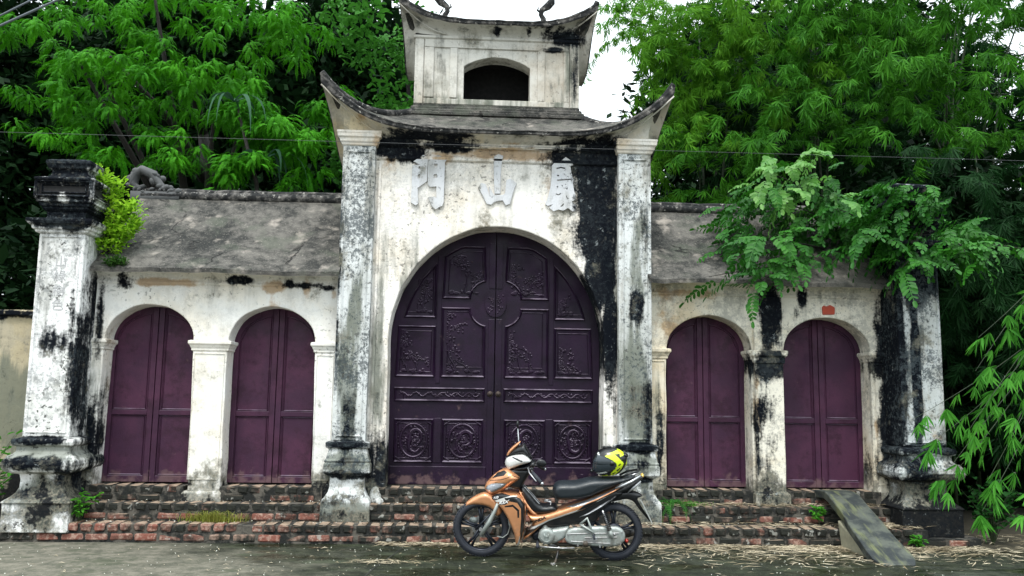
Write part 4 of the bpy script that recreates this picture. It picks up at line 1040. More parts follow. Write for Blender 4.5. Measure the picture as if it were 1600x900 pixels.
# dark evergreens behind
DK = []
for _ in range(5):
    ps = [xf(leaf(.20,.09,'d'), rotm(rng.uniform(0,2*pi), rng.uniform(-1,.5), rng.uniform(-.6,.6)), rng.normal(0,.30,3), rng.uniform(.7,1.3)) for i in range(150)]
    DK.append(join(ps))
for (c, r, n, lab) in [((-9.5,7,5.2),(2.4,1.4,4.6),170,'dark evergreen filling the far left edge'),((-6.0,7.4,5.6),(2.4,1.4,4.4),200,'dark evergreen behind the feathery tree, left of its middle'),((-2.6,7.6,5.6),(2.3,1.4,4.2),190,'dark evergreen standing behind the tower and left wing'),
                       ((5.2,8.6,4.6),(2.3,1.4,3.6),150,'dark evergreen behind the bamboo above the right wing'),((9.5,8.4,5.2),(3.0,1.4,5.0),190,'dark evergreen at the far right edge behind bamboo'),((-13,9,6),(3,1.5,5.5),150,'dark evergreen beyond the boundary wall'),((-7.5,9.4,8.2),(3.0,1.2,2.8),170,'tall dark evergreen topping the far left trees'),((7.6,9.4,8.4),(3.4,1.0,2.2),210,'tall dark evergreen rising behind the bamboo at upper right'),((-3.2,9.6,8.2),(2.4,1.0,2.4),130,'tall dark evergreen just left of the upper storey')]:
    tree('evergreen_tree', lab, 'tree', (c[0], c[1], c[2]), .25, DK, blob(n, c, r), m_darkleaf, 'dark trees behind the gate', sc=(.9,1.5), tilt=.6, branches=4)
# bare dark understorey behind the wings
pts = blob(150, (-5.5,4.6,1.9), (4.2,1.0,2.4))+blob(200, (7.4,3.2,2.1), (3.4,1.2,2.8))
xs = [(rng.integers(5), rotm(rng.uniform(0,6.28), rng.uniform(-.5,.5)), p, rng.uniform(.9,1.4)) for p in pts]
tag(scatter('undergrowth', DK, xs, m_darkleaf), kind='stuff')

# -- bamboo
def twig(nl, L, w, spread=.8, kind='l'):
    ps = []
    for i in range(nl):
        t = i/(nl-1)-.5 if nl > 1 else 0
        az = t*2*spread+rng.uniform(-.15,.15); ps.append(xf(leaf(L*rng.uniform(.75,1.1)*(1-.25*abs(t)), w, kind, .3, .12), rotm(az, rng.uniform(-.55,.05), rng.uniform(-.5,.5)), (.04*(1-abs(t)*2),0,0)))
    return join(ps)
TW = [twig(rng.integers(4,8), .19, .019) for _ in range(6)]
def plume(L, nt):
    """a branch that arches over and hangs, twigs along it"""
    ps = []; p = np.zeros(3); el = .5; w = .004; line = [p.copy()]
    for i in range(nt):
        d = V3(cos(el),0,sin(el)); p = p+d*L/nt; el -= rng.uniform(.07,.17); line.append(p.copy())
        for k in range(2):
            R_ = rotm(rng.uniform(-1.2,1.2), el-rng.uniform(.0,.9), rng.uniform(-1.4,1.4)); ps.append(xf(TW[rng.integers(6)], R_, p+rng.normal(0,.03,3), rng.uniform(.8,1.15)))
    st = np.array(line); v = np.concatenate([st+[0,w,0], st-[0,w,0]]); m_ = len(st); ps.append((v, np.array([[i,i+1,m_+i+1,m_+i] for i in range(m_-1)])))
    return join(ps)
PL = [plume(rng.uniform(.9,1.5), rng.integers(9,14)) for _ in range(8)]
def bamboo(name, label, base, vols, mat, culms, away, group='bamboo clumps right of the gate', sc=(.8,1.2)):
    root = thing(name, (base[0], base[1], 0), label, 'bamboo', group)
    xs = []; allp = []
    for c, r, n in vols:
        for p in blob(n, c, r):
            az = math.atan2(p[1]-away[1], p[0]-away[0])+rng.uniform(-1.0,1.0)
            xs.append((rng.integers(8), rotm(az, rng.uniform(-.5,.35), rng.uniform(-.5,.5)), p, rng.uniform(*sc))); allp.append(p)
    scatter('foliage', PL, xs, mat, root)
    for i in range(culms):
        q = allp[rng.integers(len(allp))]; bx, by = base[0]+rng.uniform(-.5,.5), base[1]+rng.uniform(-.4,.4); h = max(q[2]+.6, 3.)
        P = [(bx+(q[0]-bx)*t**2.2, by+(q[1]-by)*t**2.2, (h)*sin(t*pi*.55)/sin(pi*.55)) for t in [k/9 for k in range(10)]]
        MB().tube(P, [.030-.0025*k for k in range(10)], 6).build('culm', m_culm, root, smooth=True)
    return root
bamboo('bamboo_clump', 'airy light green bamboo leaning into the sky beside the tower roof', (4.2,4.6), [((3.75,3.8,7.4),(1.1,.8,.9),46),((3.1,3.7,7.3),(.5,.5,.6),12),((4.5,3.9,6.4),(1.1,.8,.9),55),((3.5,3.8,5.5),(.6,.6,.7),14)], m_bamboo2, 6, (5.2,4.6))
bamboo('bamboo_clump', 'thick mid-green bamboo hanging above the right wing roof', (5.6,4.4), [((5.4,3.3,7.4),(1.4,.7,.9),58),((5.8,3.0,5.8),(1.4,.6,.9),40),((4.3,3.2,4.9),(.9,.5,.7),22)], m_bamboo, 8, (5.8,5.0))
bamboo('bamboo_clump', 'bamboo filling the upper right corner with long drooping plumes', (7.8,3.4), [((7.5,2.7,7.3),(1.6,.6,.9),66),((7.6,2.4,5.6),(1.5,.6,1.0),44)], m_bamboo, 8, (7.8,4.6))
bamboo('bamboo_clump', 'bamboo with shade put into its dark leaf colour, standing low behind the right pillar', (7.0,2.2), [((5.6,4.6,6.4),(1.9,.6,1.6),110),((8.0,4.2,6.2),(1.9,.6,1.8),110),((6.6,1.9,3.6),(1.3,.6,1.0),70),((6.6,1.4,2.0),(.9,.5,1.2),50),((7.9,1.6,2.6),(1.0,.6,2.0),70)], m_bamdark, 6, (7.0,3.2))
bamboo('bamboo_clump', 'pale thin bamboo seen through the gap right of the tower', (2.9,5.6), [((2.75,5.2,5.3),(.55,.6,1.0),26),((3.2,5.4,4.3),(.8,.6,.6),22)], m_bamboo2, 3, (3.4,6.2))

# -- sprays of long bamboo leaves in front of the right pillar: one object per spray
BT = []
for i in range(5):
    v, f = twig(rng.integers(6,9), .27, .030, .75); me = mesh_np('leaf_spray', v, f, leafmat('bright_bamboo_leaf', (.035,.18,.02), (.09,.33,.035), .35) if i == 0 else BT[0].materials[0]); BT.append(me)  # spray leaves are a brighter green than the clump leaves
root = thing('bamboo_sprays', (5.9,-.2,0), 'bright drooping bamboo sprays in front of the right pillar and base', 'bamboo')
def Q(R_): return Matrix([list(r) for r in R_]).to_quaternion()
stems_old = [((6.6,.5,2.3),(5.9,-.3,1.75),(5.35,-.7,1.25)),((6.7,.4,2.0),(6.1,-.4,1.5),(5.6,-.8,.85)),((6.8,.3,1.7),(6.3,-.4,1.1),(6.0,-.9,.45)),((6.5,.6,1.8),(5.8,-.4,1.45),(5.0,-.7,1.18)),((7.0,.2,2.4),(6.5,-.2,1.9),(6.0,-.6,1.6)),((6.9,.3,1.5),(6.2,-.5,1.0),(5.5,-.85,.75)),((7.2,.3,1.3),(6.7,-.5,.85),(6.3,-.9,.3)),((7.0,.4,2.9),(6.4,0.,2.3),(5.9,-.3,1.9))]
stems = [((6.6,.5,2.0),(5.6,-.3,1.45),(4.62,-.75,1.02)),((6.6,.4,1.9),(5.5,-.4,1.30),(4.75,-.8,.70)),((6.7,.4,2.3),(5.8,-.3,1.75),(5.15,-.7,1.22)),((6.8,.3,2.0),(5.9,-.4,1.30),(5.25,-.8,.72)),((6.8,.3,1.7),(6.1,-.4,1.1),(5.55,-.9,.45)),((6.9,.3,2.4),(6.2,-.3,1.75),(5.6,-.7,1.2)),((7.0,.3,1.6),(6.4,-.5,.95),(5.9,-.9,.30)),((7.0,.3,2.8),(6.4,0.,2.2),(5.8,-.4,1.75))]
stems += [((6.9,.2,3.2),(6.2,-.3,2.7),(5.35,-.6,2.15)),((7.1,.2,3.5),(6.5,-.3,3.0),(5.9,-.6,2.4)),((7.0,.2,2.6),(6.5,-.4,1.9),(6.0,-.8,1.15)),((7.2,.2,2.0),(6.7,-.5,1.35),(6.2,-.9,.7)),((6.6,.4,2.7),(5.9,-.2,2.3),(5.3,-.6,1.8)),((6.8,.3,1.2),(6.3,-.5,.75),(5.75,-.9,.2))]
stems += [((6.5,.4,1.7),(5.5,-.5,1.15),(4.70,-.85,.62)),((6.5,.4,2.1),(5.4,-.4,1.65),(4.55,-.7,1.30)),((6.6,.3,1.5),(5.8,-.5,1.0),(5.1,-.9,.42)),((6.9,.2,1.0),(6.5,-.5,.6),(6.0,-.9,.12))]
for A, B_, C_ in stems:
    P = [Vector(A).lerp(Vector(B_), t).lerp(Vector(B_).lerp(Vector(C_), t), t) for t in [k/8 for k in range(9)]]
    MB().tube(P, [.006-.0005*k for k in range(9)], 5).build('stem', m_culm, root)
    for k in range(2, 9):
        for q in range(1 if k < 8 else 2):
            p = P[k]+Vector((rng.uniform(-.06,.06), rng.uniform(-.08,.02), rng.uniform(-.08,.02)))
            o = bpy.data.objects.new('leaf_spray', BT[rng.integers(5)]); COL.objects.link(o); o.parent = root; o.location = p-WORLD(root)
            o.rotation_mode = 'QUATERNION'; o.rotation_quaternion = Q(rotm(pi+rng.uniform(-1.3,1.3), rng.uniform(-1.35,-.6), rng.uniform(-1.,1.))); s_ = rng.uniform(.6,1.0); o.scale = (s_,)*3

# -- branches with oval leaflets hanging over the right roof: one object per compound leaf
PN = [mesh_np('leaf', *pinnate(.44, 8, .095, .042, 'o', rng.uniform(.5,1.1), 1.15), m_pinn) for _ in range(6)]
PN2 = [mesh_np('leaf', *pinnate(.36, 7, .095, .046, 'o', rng.uniform(.5,1.0), 1.1), m_pinn2) for _ in range(4)]
root = thing('leafy_tree', (6.3,1.6,0), 'tree with oval leaflets reaching in over the right wing roof', 'tree')
limbs(root, m_bark, (6.3,1.8,0), (5.6,1.2,3.3), .09, [], r1=.05)
brs = [((5.6,1.2,3.3),(4.4,.5,3.9),(3.45,.0,4.0),34,1),((5.6,1.2,3.3),(4.2,.3,3.6),(3.15,-.2,3.75),32,1),((5.3,1.1,3.2),(4.3,.3,3.9),(3.9,.2,4.15),26,1),((5.0,.9,3.1),(3.7,.1,3.4),(3.0,-.45,3.05),24,0),((4.8,.8,3.1),(3.8,.1,3.2),(3.05,-.5,2.68),30,0),
       ((5.6,1.2,3.3),(4.9,-.2,3.45),(4.05,-.55,3.15),34,0),((5.6,1.2,3.3),(5.2,-.3,3.35),(4.5,-.7,2.85),34,0),((5.7,1.2,3.3),(5.5,-.2,3.4),(5.2,-.7,3.0),30,0),((5.7,1.2,3.3),(5.9,.0,3.4),(6.2,-.5,3.05),9,0),((5.2,1.0,3.2),(4.5,.0,3.6),(4.0,-.3,3.55),12,1),((4.4,.5,3.1),(3.6,-.1,3.0),(2.55,-.45,2.75),9,0)]
for A, B_, C_, n, lite in brs:
    P = [Vector(A).lerp(Vector(B_), t).lerp(Vector(B_).lerp(Vector(C_), t), t) for t in [k/10 for k in range(11)]]
    MB().tube(P, [.018-.0015*k for k in range(11)], 6).build('limb', m_bark, root, smooth=True)
    for k in range(n):
        t = .35+.65*(k+.5)/n; i = min(9, int(t*10)); p = P[i].lerp(P[i+1], t*10-i)
        dr = (P[min(10,i+1)]-P[i]); az = math.atan2(dr.y, dr.x)+(1 if k%2 else -1)*rng.uniform(.3,1.3)
        top = lite and rng.random() < (.55 if t > .6 else .2)
        o = bpy.data.objects.new('leaf', (PN2 if top else PN)[rng.integers(4)]); COL.objects.link(o); o.parent = root
        o.location = p+Vector((rng.uniform(-.1,.1), rng.uniform(-.12,.12), rng.uniform(-.1,.12)+(.12 if top else 0)))-WORLD(root)
        o.rotation_mode = 'QUATERNION'; o.rotation_quaternion = Q(rotm(az, rng.uniform(-.7,.25), rng.uniform(-.6,.6))); s_ = rng.uniform(.75,1.15); o.scale = (s_,)*3

xs = [(rng.integers(6), rotm(pi+rng.uniform(-1.3,1.3), rng.uniform(-.7,.3), rng.uniform(-.7,.7)), q_, rng.uniform(.7,1.1)) for q_ in blob(60,(4.8,-.50,3.62),(.45,.2,.28))+blob(75,(3.75,.55,3.75),(.75,.30,.40))+blob(70,(4.6,.45,3.55),(.75,.3,.45))+blob(60,(5.4,.0,3.35),(.75,.4,.33))+blob(45,(4.75,-.35,3.35),(.5,.25,.28))+blob(28,(3.2,.2,3.2),(.35,.2,.3))]
tag(scatter('inner_foliage', [pinnate(.44, 8, .095, .042, 'o', rng.uniform(.5,1.1), 1.15) for _ in range(6)], xs, m_pinn, root), kind='stuff')
# -- shrub rooted in the masonry beside the left pillar
SH = []
for _ in range(4):
    ps = [xf(leaf(.055,.024,'o',.3,.1), rotm(rng.uniform(0,6.28), rng.uniform(-.3,1.1), rng.uniform(-.5,.5)), rng.normal(0,.028,3), rng.uniform(.7,1.2)) for i in range(16)]
    SH.append(join(ps))
root = thing('roof_shrub', (-3.84,-.02,2.80), 'yellow-green shrub rooted between the left pillar and the wing roof', 'shrub')
pts = blob(52, (-3.68,-.02,3.30), (.17,.15,.22))+blob(24, (-3.86,-.03,3.62), (.14,.12,.16))+blob(26, (-3.78,-.05,3.05), (.13,.12,.14))+blob(8,(-3.95,-.05,3.74),(.08,.06,.06))
scatter('crown', SH, [(rng.integers(4), rotm(rng.uniform(0,6.28), rng.uniform(-.4,.4)), p, rng.uniform(.8,1.3)) for p in pts], m_yellow, root)
for q in [(-3.7,-.0,3.3),(-3.9,-.05,3.7),(-3.6,-.05,3.15),(-3.78,0,3.5)]:
    MB().tube([(-3.84,.0,2.8),(-3.82,-.02,3.0),((-3.82+q[0])/2,-.02,(3.0+q[2])/2),q], [.012,.009,.006,.003], 5).build('branch', m_bark, root)
tag(scatter('moss', SH, [(rng.integers(4), rotm(rng.uniform(0,6.28), .3), p, .7) for p in blob(22,(-3.66,-.2,2.80),(.10,.05,.03))], leafmat('dark_moss', (.015,.05,.01), (.05,.13,.02))), kind='stuff')

# -- small plants on the steps
def weed(name, label, base, r, h, n, L, w, mat, cat='weed', kind='o', el=(-.3,.9)):
    root = thing(name, base, label, cat); xs = []; pr = [leaf(L, w, kind, .3, .25)]
    nst = max(3, n//8); xs = []; b = MB()
    for s_ in range(nst):
        a = rng.uniform(0,6.28); q = V3(base[0]+r*cos(a)*rng.uniform(.2,1), base[1]+r*.6*sin(a)*rng.uniform(.2,1), base[2]+h*rng.uniform(.4,1))
        b.tube([base, ((base[0]*.6+q[0]*.4), (base[1]*.6+q[1]*.4), base[2]+.6*(q[2]-base[2])), tuple(q)], [.004,.003,.002], 4)
        for k in range(n//nst):
            t = rng.uniform(.45,1.05); p = np.array(base)*(1-t)+q*t; xs.append((0, rotm(rng.uniform(0,6.28), rng.uniform(*el), rng.uniform(-.4,.4)), p+rng.normal(0,.012,3), rng.uniform(.6,1.15)))
    b.build('stem', m_culm, root); scatter('foliage', pr, xs, mat, root); return root
weed('leafy_weed', 'bright green leafy weed growing at the foot of the left pillar', (-3.78,-.30,.17), .17, .30, 90, .085, .030, m_weed)
weed('leafy_weed', 'small green weed on the step at the top left edge of the stone ramp', (3.72,-.30,.19), .09, .20, 40, .07, .032, m_weed)
weed('leafy_weed', 'small green weed on the ground right of the stone ramp', (4.62,-.60,.0), .13, .16, 60, .06, .025, m_weed)
weed('creeper', 'dark green creeper on the ground beside the right pillar base', (5.55,-.35,.0), .32, .75, 260, .07, .06, leafmat('creeper_leaf', (.012,.06,.014), (.03,.12,.025)), 'plant')
weed('leafy_bush', 'dense green bush at the far left edge in front of the boundary wall', (-5.0,-.05,.0), .55, 1.15, 520, .10, .034, leafmat('bush_leaf', (.02,.10,.012), (.06,.24,.022)), 'bush')
# fern
root = thing('fern', (2.20,-.10,.35), 'small fern arching beside the base of the right tower pilaster', 'fern')
FR = [pinnate(.30, 14, .035, .010, 'd', 2.2, 1.3) for _ in range(3)]
scatter('frond', FR, [(rng.integers(3), rotm(rng.uniform(0,6.28), rng.uniform(.5,1.3)), V3(2.22+rng.normal(0,.05),-.12+rng.normal(0,.03),.35), rng.uniform(.7,1.15)) for _ in range(30)], leafmat('fern_leaf', (.015,.08,.015), (.05,.20,.03)), root)
# grass tuft
def blades(n, c, r, h, w=.006):
    V_ = []; F_ = []
    for i in range(n):
        p = np.array(c)+V3(rng.normal(0,r[0]), rng.normal(0,r[1]), 0); a = rng.uniform(0,6.28); hh = h*rng.uniform(.4,1.1); bend = rng.uniform(.3,1.3)*hh; d = V3(cos(a),sin(a),0); s_ = V3(-sin(a),cos(a),0)*w/2
        o = len(V_)*1
        q1 = p+d*bend*.3+[0,0,hh*.65]; q2 = p+d*bend+[0,0,hh*.85]
        V_ += [p-s_, p+s_, q1+s_*.8, q1-s_*.8, q2+s_*.1, q2-s_*.1]; F_ += [[o,o+1,o+2,o+3],[o+3,o+2,o+4,o+5]]
    return np.array(V_), np.array(F_)
root = thing('grass_tuft', (-2.5,-.25,.18), 'yellowish grass tuft growing on the lowest step below the left doors', 'grass')
tag(link('grass_blade', mesh_np('grass_blade', *blades(520, (-2.50,-.25,.175), (.13,.035), .13), m_grass), root), kind='stuff')
tag(link('moss_tufts', mesh_np('moss_tufts', *blades(500, (2.35,-.08,.35), (.12,.05), .05, .005), m_weed)), kind='stuff')
# strap-leaved palm
root = thing('strap_leaf_palm', (-2.75,3.0,0), 'dusky palm with long strap leaves hanging behind the left roof ridge', 'palm')
m_strap = leafmat('strap_leaf', (.015,.06,.03), (.05,.12,.07), .15)
for cz, cx, n in ((5.55,-3.35,8),(4.75,-2.85,6)):
    for i in range(n):
        a = rng.uniform(0,6.28); L = rng.uniform(.5,.9); d = Vector((cos(a), sin(a)*.6, 0)); s_ = Vector((-sin(a), cos(a), .3)).normalized(); V_ = []; k = 8
        for j in range(k+1):
            t = j/k; p = Vector((cx, 2.6, cz))+d*L*.75*sin(t*1.5)+Vector((0,0,.22*sin(t*2.2)-.85*t*t*L)); w_ = .030*sin(pi*min(1,t*.9+.12))
            V_ += [p+s_*w_, p-s_*w_]
        link('strap_leaf', mesh_np('strap_leaf', np.array([list(v) for v in V_]), np.array([[2*j,2*j+1,2*j+3,2*j+2] for j in range(k)]), m_strap), root)
MB().tube([(-2.95,3.0,0),(-2.9,2.9,2.5),(-3.0,2.7,4.4),(-3.3,2.62,5.45)], [.05,.04,.03,.02], 8).build('trunk', m_bark, root, smooth=True)

# ================================================================ litter
def litter(n, fx, w, L, mat, name, lift=.012):
    V_ = []; F_ = []; k = 0
    for i in range(n):
        x, y, z = fx(); a = rng.normal(-.1,.55) if rng.random() < .75 else rng.uniform(0,6.28); l = L*rng.uniform(.4,1.2); ww = w*rng.uniform(.5,1.2)
        d = V3(cos(a),sin(a),rng.uniform(-.10,.12))*l/2; s_ = V3(-sin(a),cos(a),rng.uniform(-.4,.4))*ww/2; p = V3(x,y,z+rng.uniform(.003,lift)); m_ = p+V3(0,0,rng.uniform(0,.010))+s_*rng.uniform(-2,2)
        V_ += [p-d-s_*.2, p-d+s_*.2, m_+s_, m_-s_, p+d+s_*.1, p+d-s_*.1]; F_ += [[k,k+1,k+2,k+3],[k+3,k+2,k+4,k+5]]; k += 6
    V_ = np.array(V_); V_[:,2] = np.maximum(V_[:,2], .002)
    return tag(link(name, mesh_np(name, V_, np.array(F_), mat)), kind='stuff')
m_straw = leafmat('dry_bamboo_litter', (.22,.17,.10), (.68,.60,.45), .1, .8)
def zone():
    q = rng.random()
    if q < .40:
        x = rng.uniform(-.8, 5.3); return x, f1(x)-abs(rng.normal(0,.05+.045*max(0,(x-.3))/3))-.01, 0
    if q < .70:
        x = rng.triangular(.9,3.6,6.3); y = -.56-abs(rng.normal(0,.42)); return x, max(y,-1.6), 0
    if q < .78: x = rng.uniform(1.7,4.8); return x, rng.uniform(f1(x)+.02,-.21), .180
    if q < .86: x = rng.uniform(1.6,4.6); return x, rng.uniform(-.19,-.04), .350
    if q < .92: return rng.uniform(4.0,4.7), rng.uniform(-.5,-.2), .18
    return rng.uniform(5.2,7.0), rng.uniform(-1.0,.2), .008
litter(4600, zone, .010, .15, m_straw, 'bamboo_litter', .028)
litter(320, lambda: (rng.uniform(-4.2,5.5), rng.uniform(-2.3,-.55), 0), .008, .06, m_straw, 'scattered_litter')
litter(130, lambda: (rng.normal(-.65,.18), rng.normal(-1.35,.04), 0), .008, .10, m_straw, 'straw_wisp')
m_petal = leafmat('pale_petal', (.5,.5,.42), (.75,.75,.68), .1, .8)
litter(420, lambda: (rng.uniform(-4.6,4.5), rng.uniform(-2.4,-.48), 0), .011, .014, m_petal, 'fallen_petals')
litter(200, lambda: (rng.uniform(-3.8,4.5), *( (rng.uniform(-.42,-.22), .182) if rng.random()<.5 else (rng.uniform(-.18,-.04), .352))), .012, .018, m_petal, 'petals_on_steps')
litter(900, lambda: (rng.uniform(-3.9,4.7), *( (rng.uniform(-.42,-.22), .178) if rng.random()<.5 else (rng.uniform(-.18,-.04), .348))), .012, .05, leafmat('brown_litter', (.05,.035,.02), (.16,.11,.06), .05, .9), 'brown_litter')

# ================================================================ overhead lines
m_cable = simple('grey_cable', (.10,.12,.14), .5)
m_cabled = simple('thin_dark_cable', (.05,.055,.06), .5)
def cable(pts, r, label, m, sag=.0):
    A, B_ = Vector(pts[0]), Vector(pts[1]); P = [A.lerp(B_, t)-Vector((0,0,sag*4*t*(1-t))) for t in [i/24 for i in range(25)]]
    o = MB().tube(P, r, 6).build('overhead_cable', m, None, smooth=True); tag(o, label, 'cable', 'overhead cables')
cable([(-5.5,-2.0,3.74),(-2.5,-2.0,5.38)], .011, 'thicker grey cable crossing the top left corner, the lower of two', m_cable)
cable([(-5.5,-2.0,3.74),(-2.5,-2.0,5.57)], .009, 'thinner grey cable just above the other in the top left corner', m_cable)
cable([(-9,-2.0,3.60),(12,-2.0,3.66)], .0016, 'hair-thin cable strung level across the whole gate front', m_cabled, -.0)
# ================================================================ motorcycle
def flat(name, c, rough=.4, metal=0., coat=0., spec=.5): return simple(name, c, rough, metal, coat, spec, var=.10, sc=14)
def dusty(name, c, rough, metal, coat):
    N = NT(name); v = N.obj(); z = N.n('ShaderNodeSeparateXYZ'); N.put(z.inputs[0], v)
    d = N.math('MULTIPLY', N.mr(z.outputs[2], .05, .45, .75, .0), N.mr(N.noise(14, v, 5, .7), .40, .62))
    col = N.mix(N.mr(N.noise(5, v, 3), .3, .7), c, tuple(x*.82 for x in c)); col = N.mix(d, col, (.13,.10,.07))
    return N.fin(col, N.math('ADD', N.math('MULTIPLY', d, .4), rough), N.bump(N.noise(3, v, 2), .04, .01), metal, .5, coat)
c_or = dusty('copper_orange_paint', (.70,.32,.15), .30, .45, .7)
c_bl = dusty('black_plastic', (.006,.007,.009), .34, 0, 0)
c_wh = dusty('white_panel', (.72,.72,.70), .32, .1, .5)
c_si = dusty('silver_trim', (.50,.51,.53), .32, .75, 0)
c_al = dusty('cast_aluminium', (.42,.46,.44), .45, .45, 0)
c_ty = simple('tyre_rubber', (.018,.021,.030), .75, var=.4, sc=30, bump=.3)
c_rim = flat('dark_rim', (.022,.026,.036), .38, .5)
c_seat = simple('black_vinyl', (.008,.013,.018), .45, var=.3, sc=60, bump=.15, spec=.6)
c_lens = flat('clear_lens', (.55,.58,.66), .08, .35, 1.)
c_glass = flat('mirror_glass', (.55,.6,.65), .05, 1.)
c_red = flat('red_lens', (.35,.02,.01), .15, 0, 1.); c_yel = flat('amber_lens', (.75,.50,.10), .2, 0, 1.)
c_plate = flat('plate_back', (.45,.47,.45), .5, .3)
c_print = flat('black_print', (.008,.008,.009), .4); c_wprint = flat('white_print', (.8,.8,.8), .4)
bike = thing('motorcycle', (0,0,0), 'copper-orange underbone motorcycle on its side stand before the large double door', 'motorcycle')
def D(dx, dy, y=0.):
    return ((dx-288)/653.6, y, (820+(dx-288)/797*23-dy)/653.6)
def D2(dx, dy): p = D(dx, dy); return (p[0], p[2])
def inpoly(p, pl):
    c = False; n = len(pl)
    for i in range(n):
        (x1,z1),(x2,z2) = pl[i], pl[(i+1)%n]
        if (z1 > p[1]) != (z2 > p[1]) and p[0] < (x2-x1)*(p[1]-z1)/(z2-z1)+x1: c = not c
    return c
def chaikin(pl, k=2):
    for _ in range(k):
        q = []
        for i in range(len(pl)):
            a, b_ = pl[i], pl[(i+1)%len(pl)]
            q += [(a[0]*.78+b_[0]*.22, a[1]*.78+b_[1]*.22), (a[0]*.22+b_[0]*.78, a[1]*.22+b_[1]*.78)]
        pl = q
    return pl
def bdist(p, pl):
    A = np.array(pl); B_ = np.roll(A, -1, 0); d = B_-A; t = np.clip(((p-A)*d).sum(1)/np.maximum((d*d).sum(1),1e-12), 0, 1)
    return np.sqrt((((A+d*t[:,None])-p)**2).sum(1).min())
def pillow(name, poly, hw, r, mats, parent, graphics=(), smooth=2, step=.014, yc=0., sides=(-1,1), inner=0.):
    """a body panel: side outline in zoomed-photo units, half width hw(dx) and rounded shoulders r"""
    hwf = hw if callable(hw) else (lambda dx: hw)
    ol = chaikin([D2(*p) for p in poly], smooth) if smooth else [D2(*p) for p in poly]
    gr = [([D2(*p) for p in g_], k) for g_, k in graphics]
    vs = [Vector(p) for p in ol]; ed = [(i,(i+1)%len(ol)) for i in range(len(ol))]
    for g_, k in gr:
        o = len(vs); vs += [Vector(p) for p in g_]; ed += [(o+i, o+(i+1)%len(g_)) for i in range(len(g_))]
    xs = [p[0] for p in ol]; zs = [p[1] for p in ol]
    x = min(xs)+step/2
    while x < max(xs):
        z = min(zs)+step/2
        while z < max(zs):
            q = (x+random.uniform(-.002,.002), z+random.uniform(-.002,.002))
            if inpoly(q, ol) and bdist(np.array(q), ol) > step*.35: vs.append(Vector(q))
            z += step
        x += step
    for dd in (.12, .35):      # rows just inside the edge keep the shoulder round
        for i in range(len(ol)):
            a = Vector(ol[i]); n_ = (Vector(ol[(i+1)%len(ol)])-Vector(ol[i-1])); n_ = Vector((-n_.y, n_.x)).normalized()
            for s_ in (-1,1):
                q = a+n_*s_*r*dd
                if inpoly(q, ol) and abs(bdist(np.array(q), ol)-r*dd) < r*.03: vs.append(q)
    v2, _, f2, *_ = delaunay_2d_cdt(vs, ed, [], 1, 1e-5)
    ys = []
    for v in v2:
        d = bdist(np.array(v), ol); t = min(d/r, 1.); ys.append(max(.0004, hwf(v[0]*653.6+288)*(inner+(1-inner)*sqrt(max(0,1-(1-t)**2)))) if d > 1e-5 else 0.0)
    V_ = []; F_ = []; Mi = []
    for s_ in sides:
        o = len(V_); V_ += [(v[0], yc+s_*y, v[1]) for v, y in zip(v2, ys)]
        for f in f2:
            c = (sum(v2[i][0] for i in f)/len(f), sum(v2[i][1] for i in f)/len(f))
            if not inpoly(c, ol): continue
            mi = 0
            for g_, k in gr:
                if inpoly(c, g_): mi = k
            F_.append(tuple(i+o for i in (f if s_ < 0 else f[::-1]))); Mi.append(mi)
    me = bpy.data.meshes.new(name); me.from_pydata(V_, [], F_)
    for m in (mats if isinstance(mats, (list,tuple)) else [mats]): me.materials.append(m)
    me.polygons.foreach_set('material_index', Mi); me.polygons.foreach_set('use_smooth', [True]*len(F_)); me.update()
    bm = bmesh.new(); bm.from_mesh(me); bmesh.ops.remove_doubles(bm, verts=bm.verts, dist=1e-5); bmesh.ops.recalc_face_normals(bm, faces=bm.faces); bm.to_mesh(me); bm.free()
    o = link(name, me, parent)
    def surf(x, z):
        d = bdist(np.array((x,z)), ol); t = min(d/r, 1.); return yc-hwf(x*653.6+288)*(inner+(1-inner)*sqrt(max(0,1-(1-t)**2)))
    return o, surf
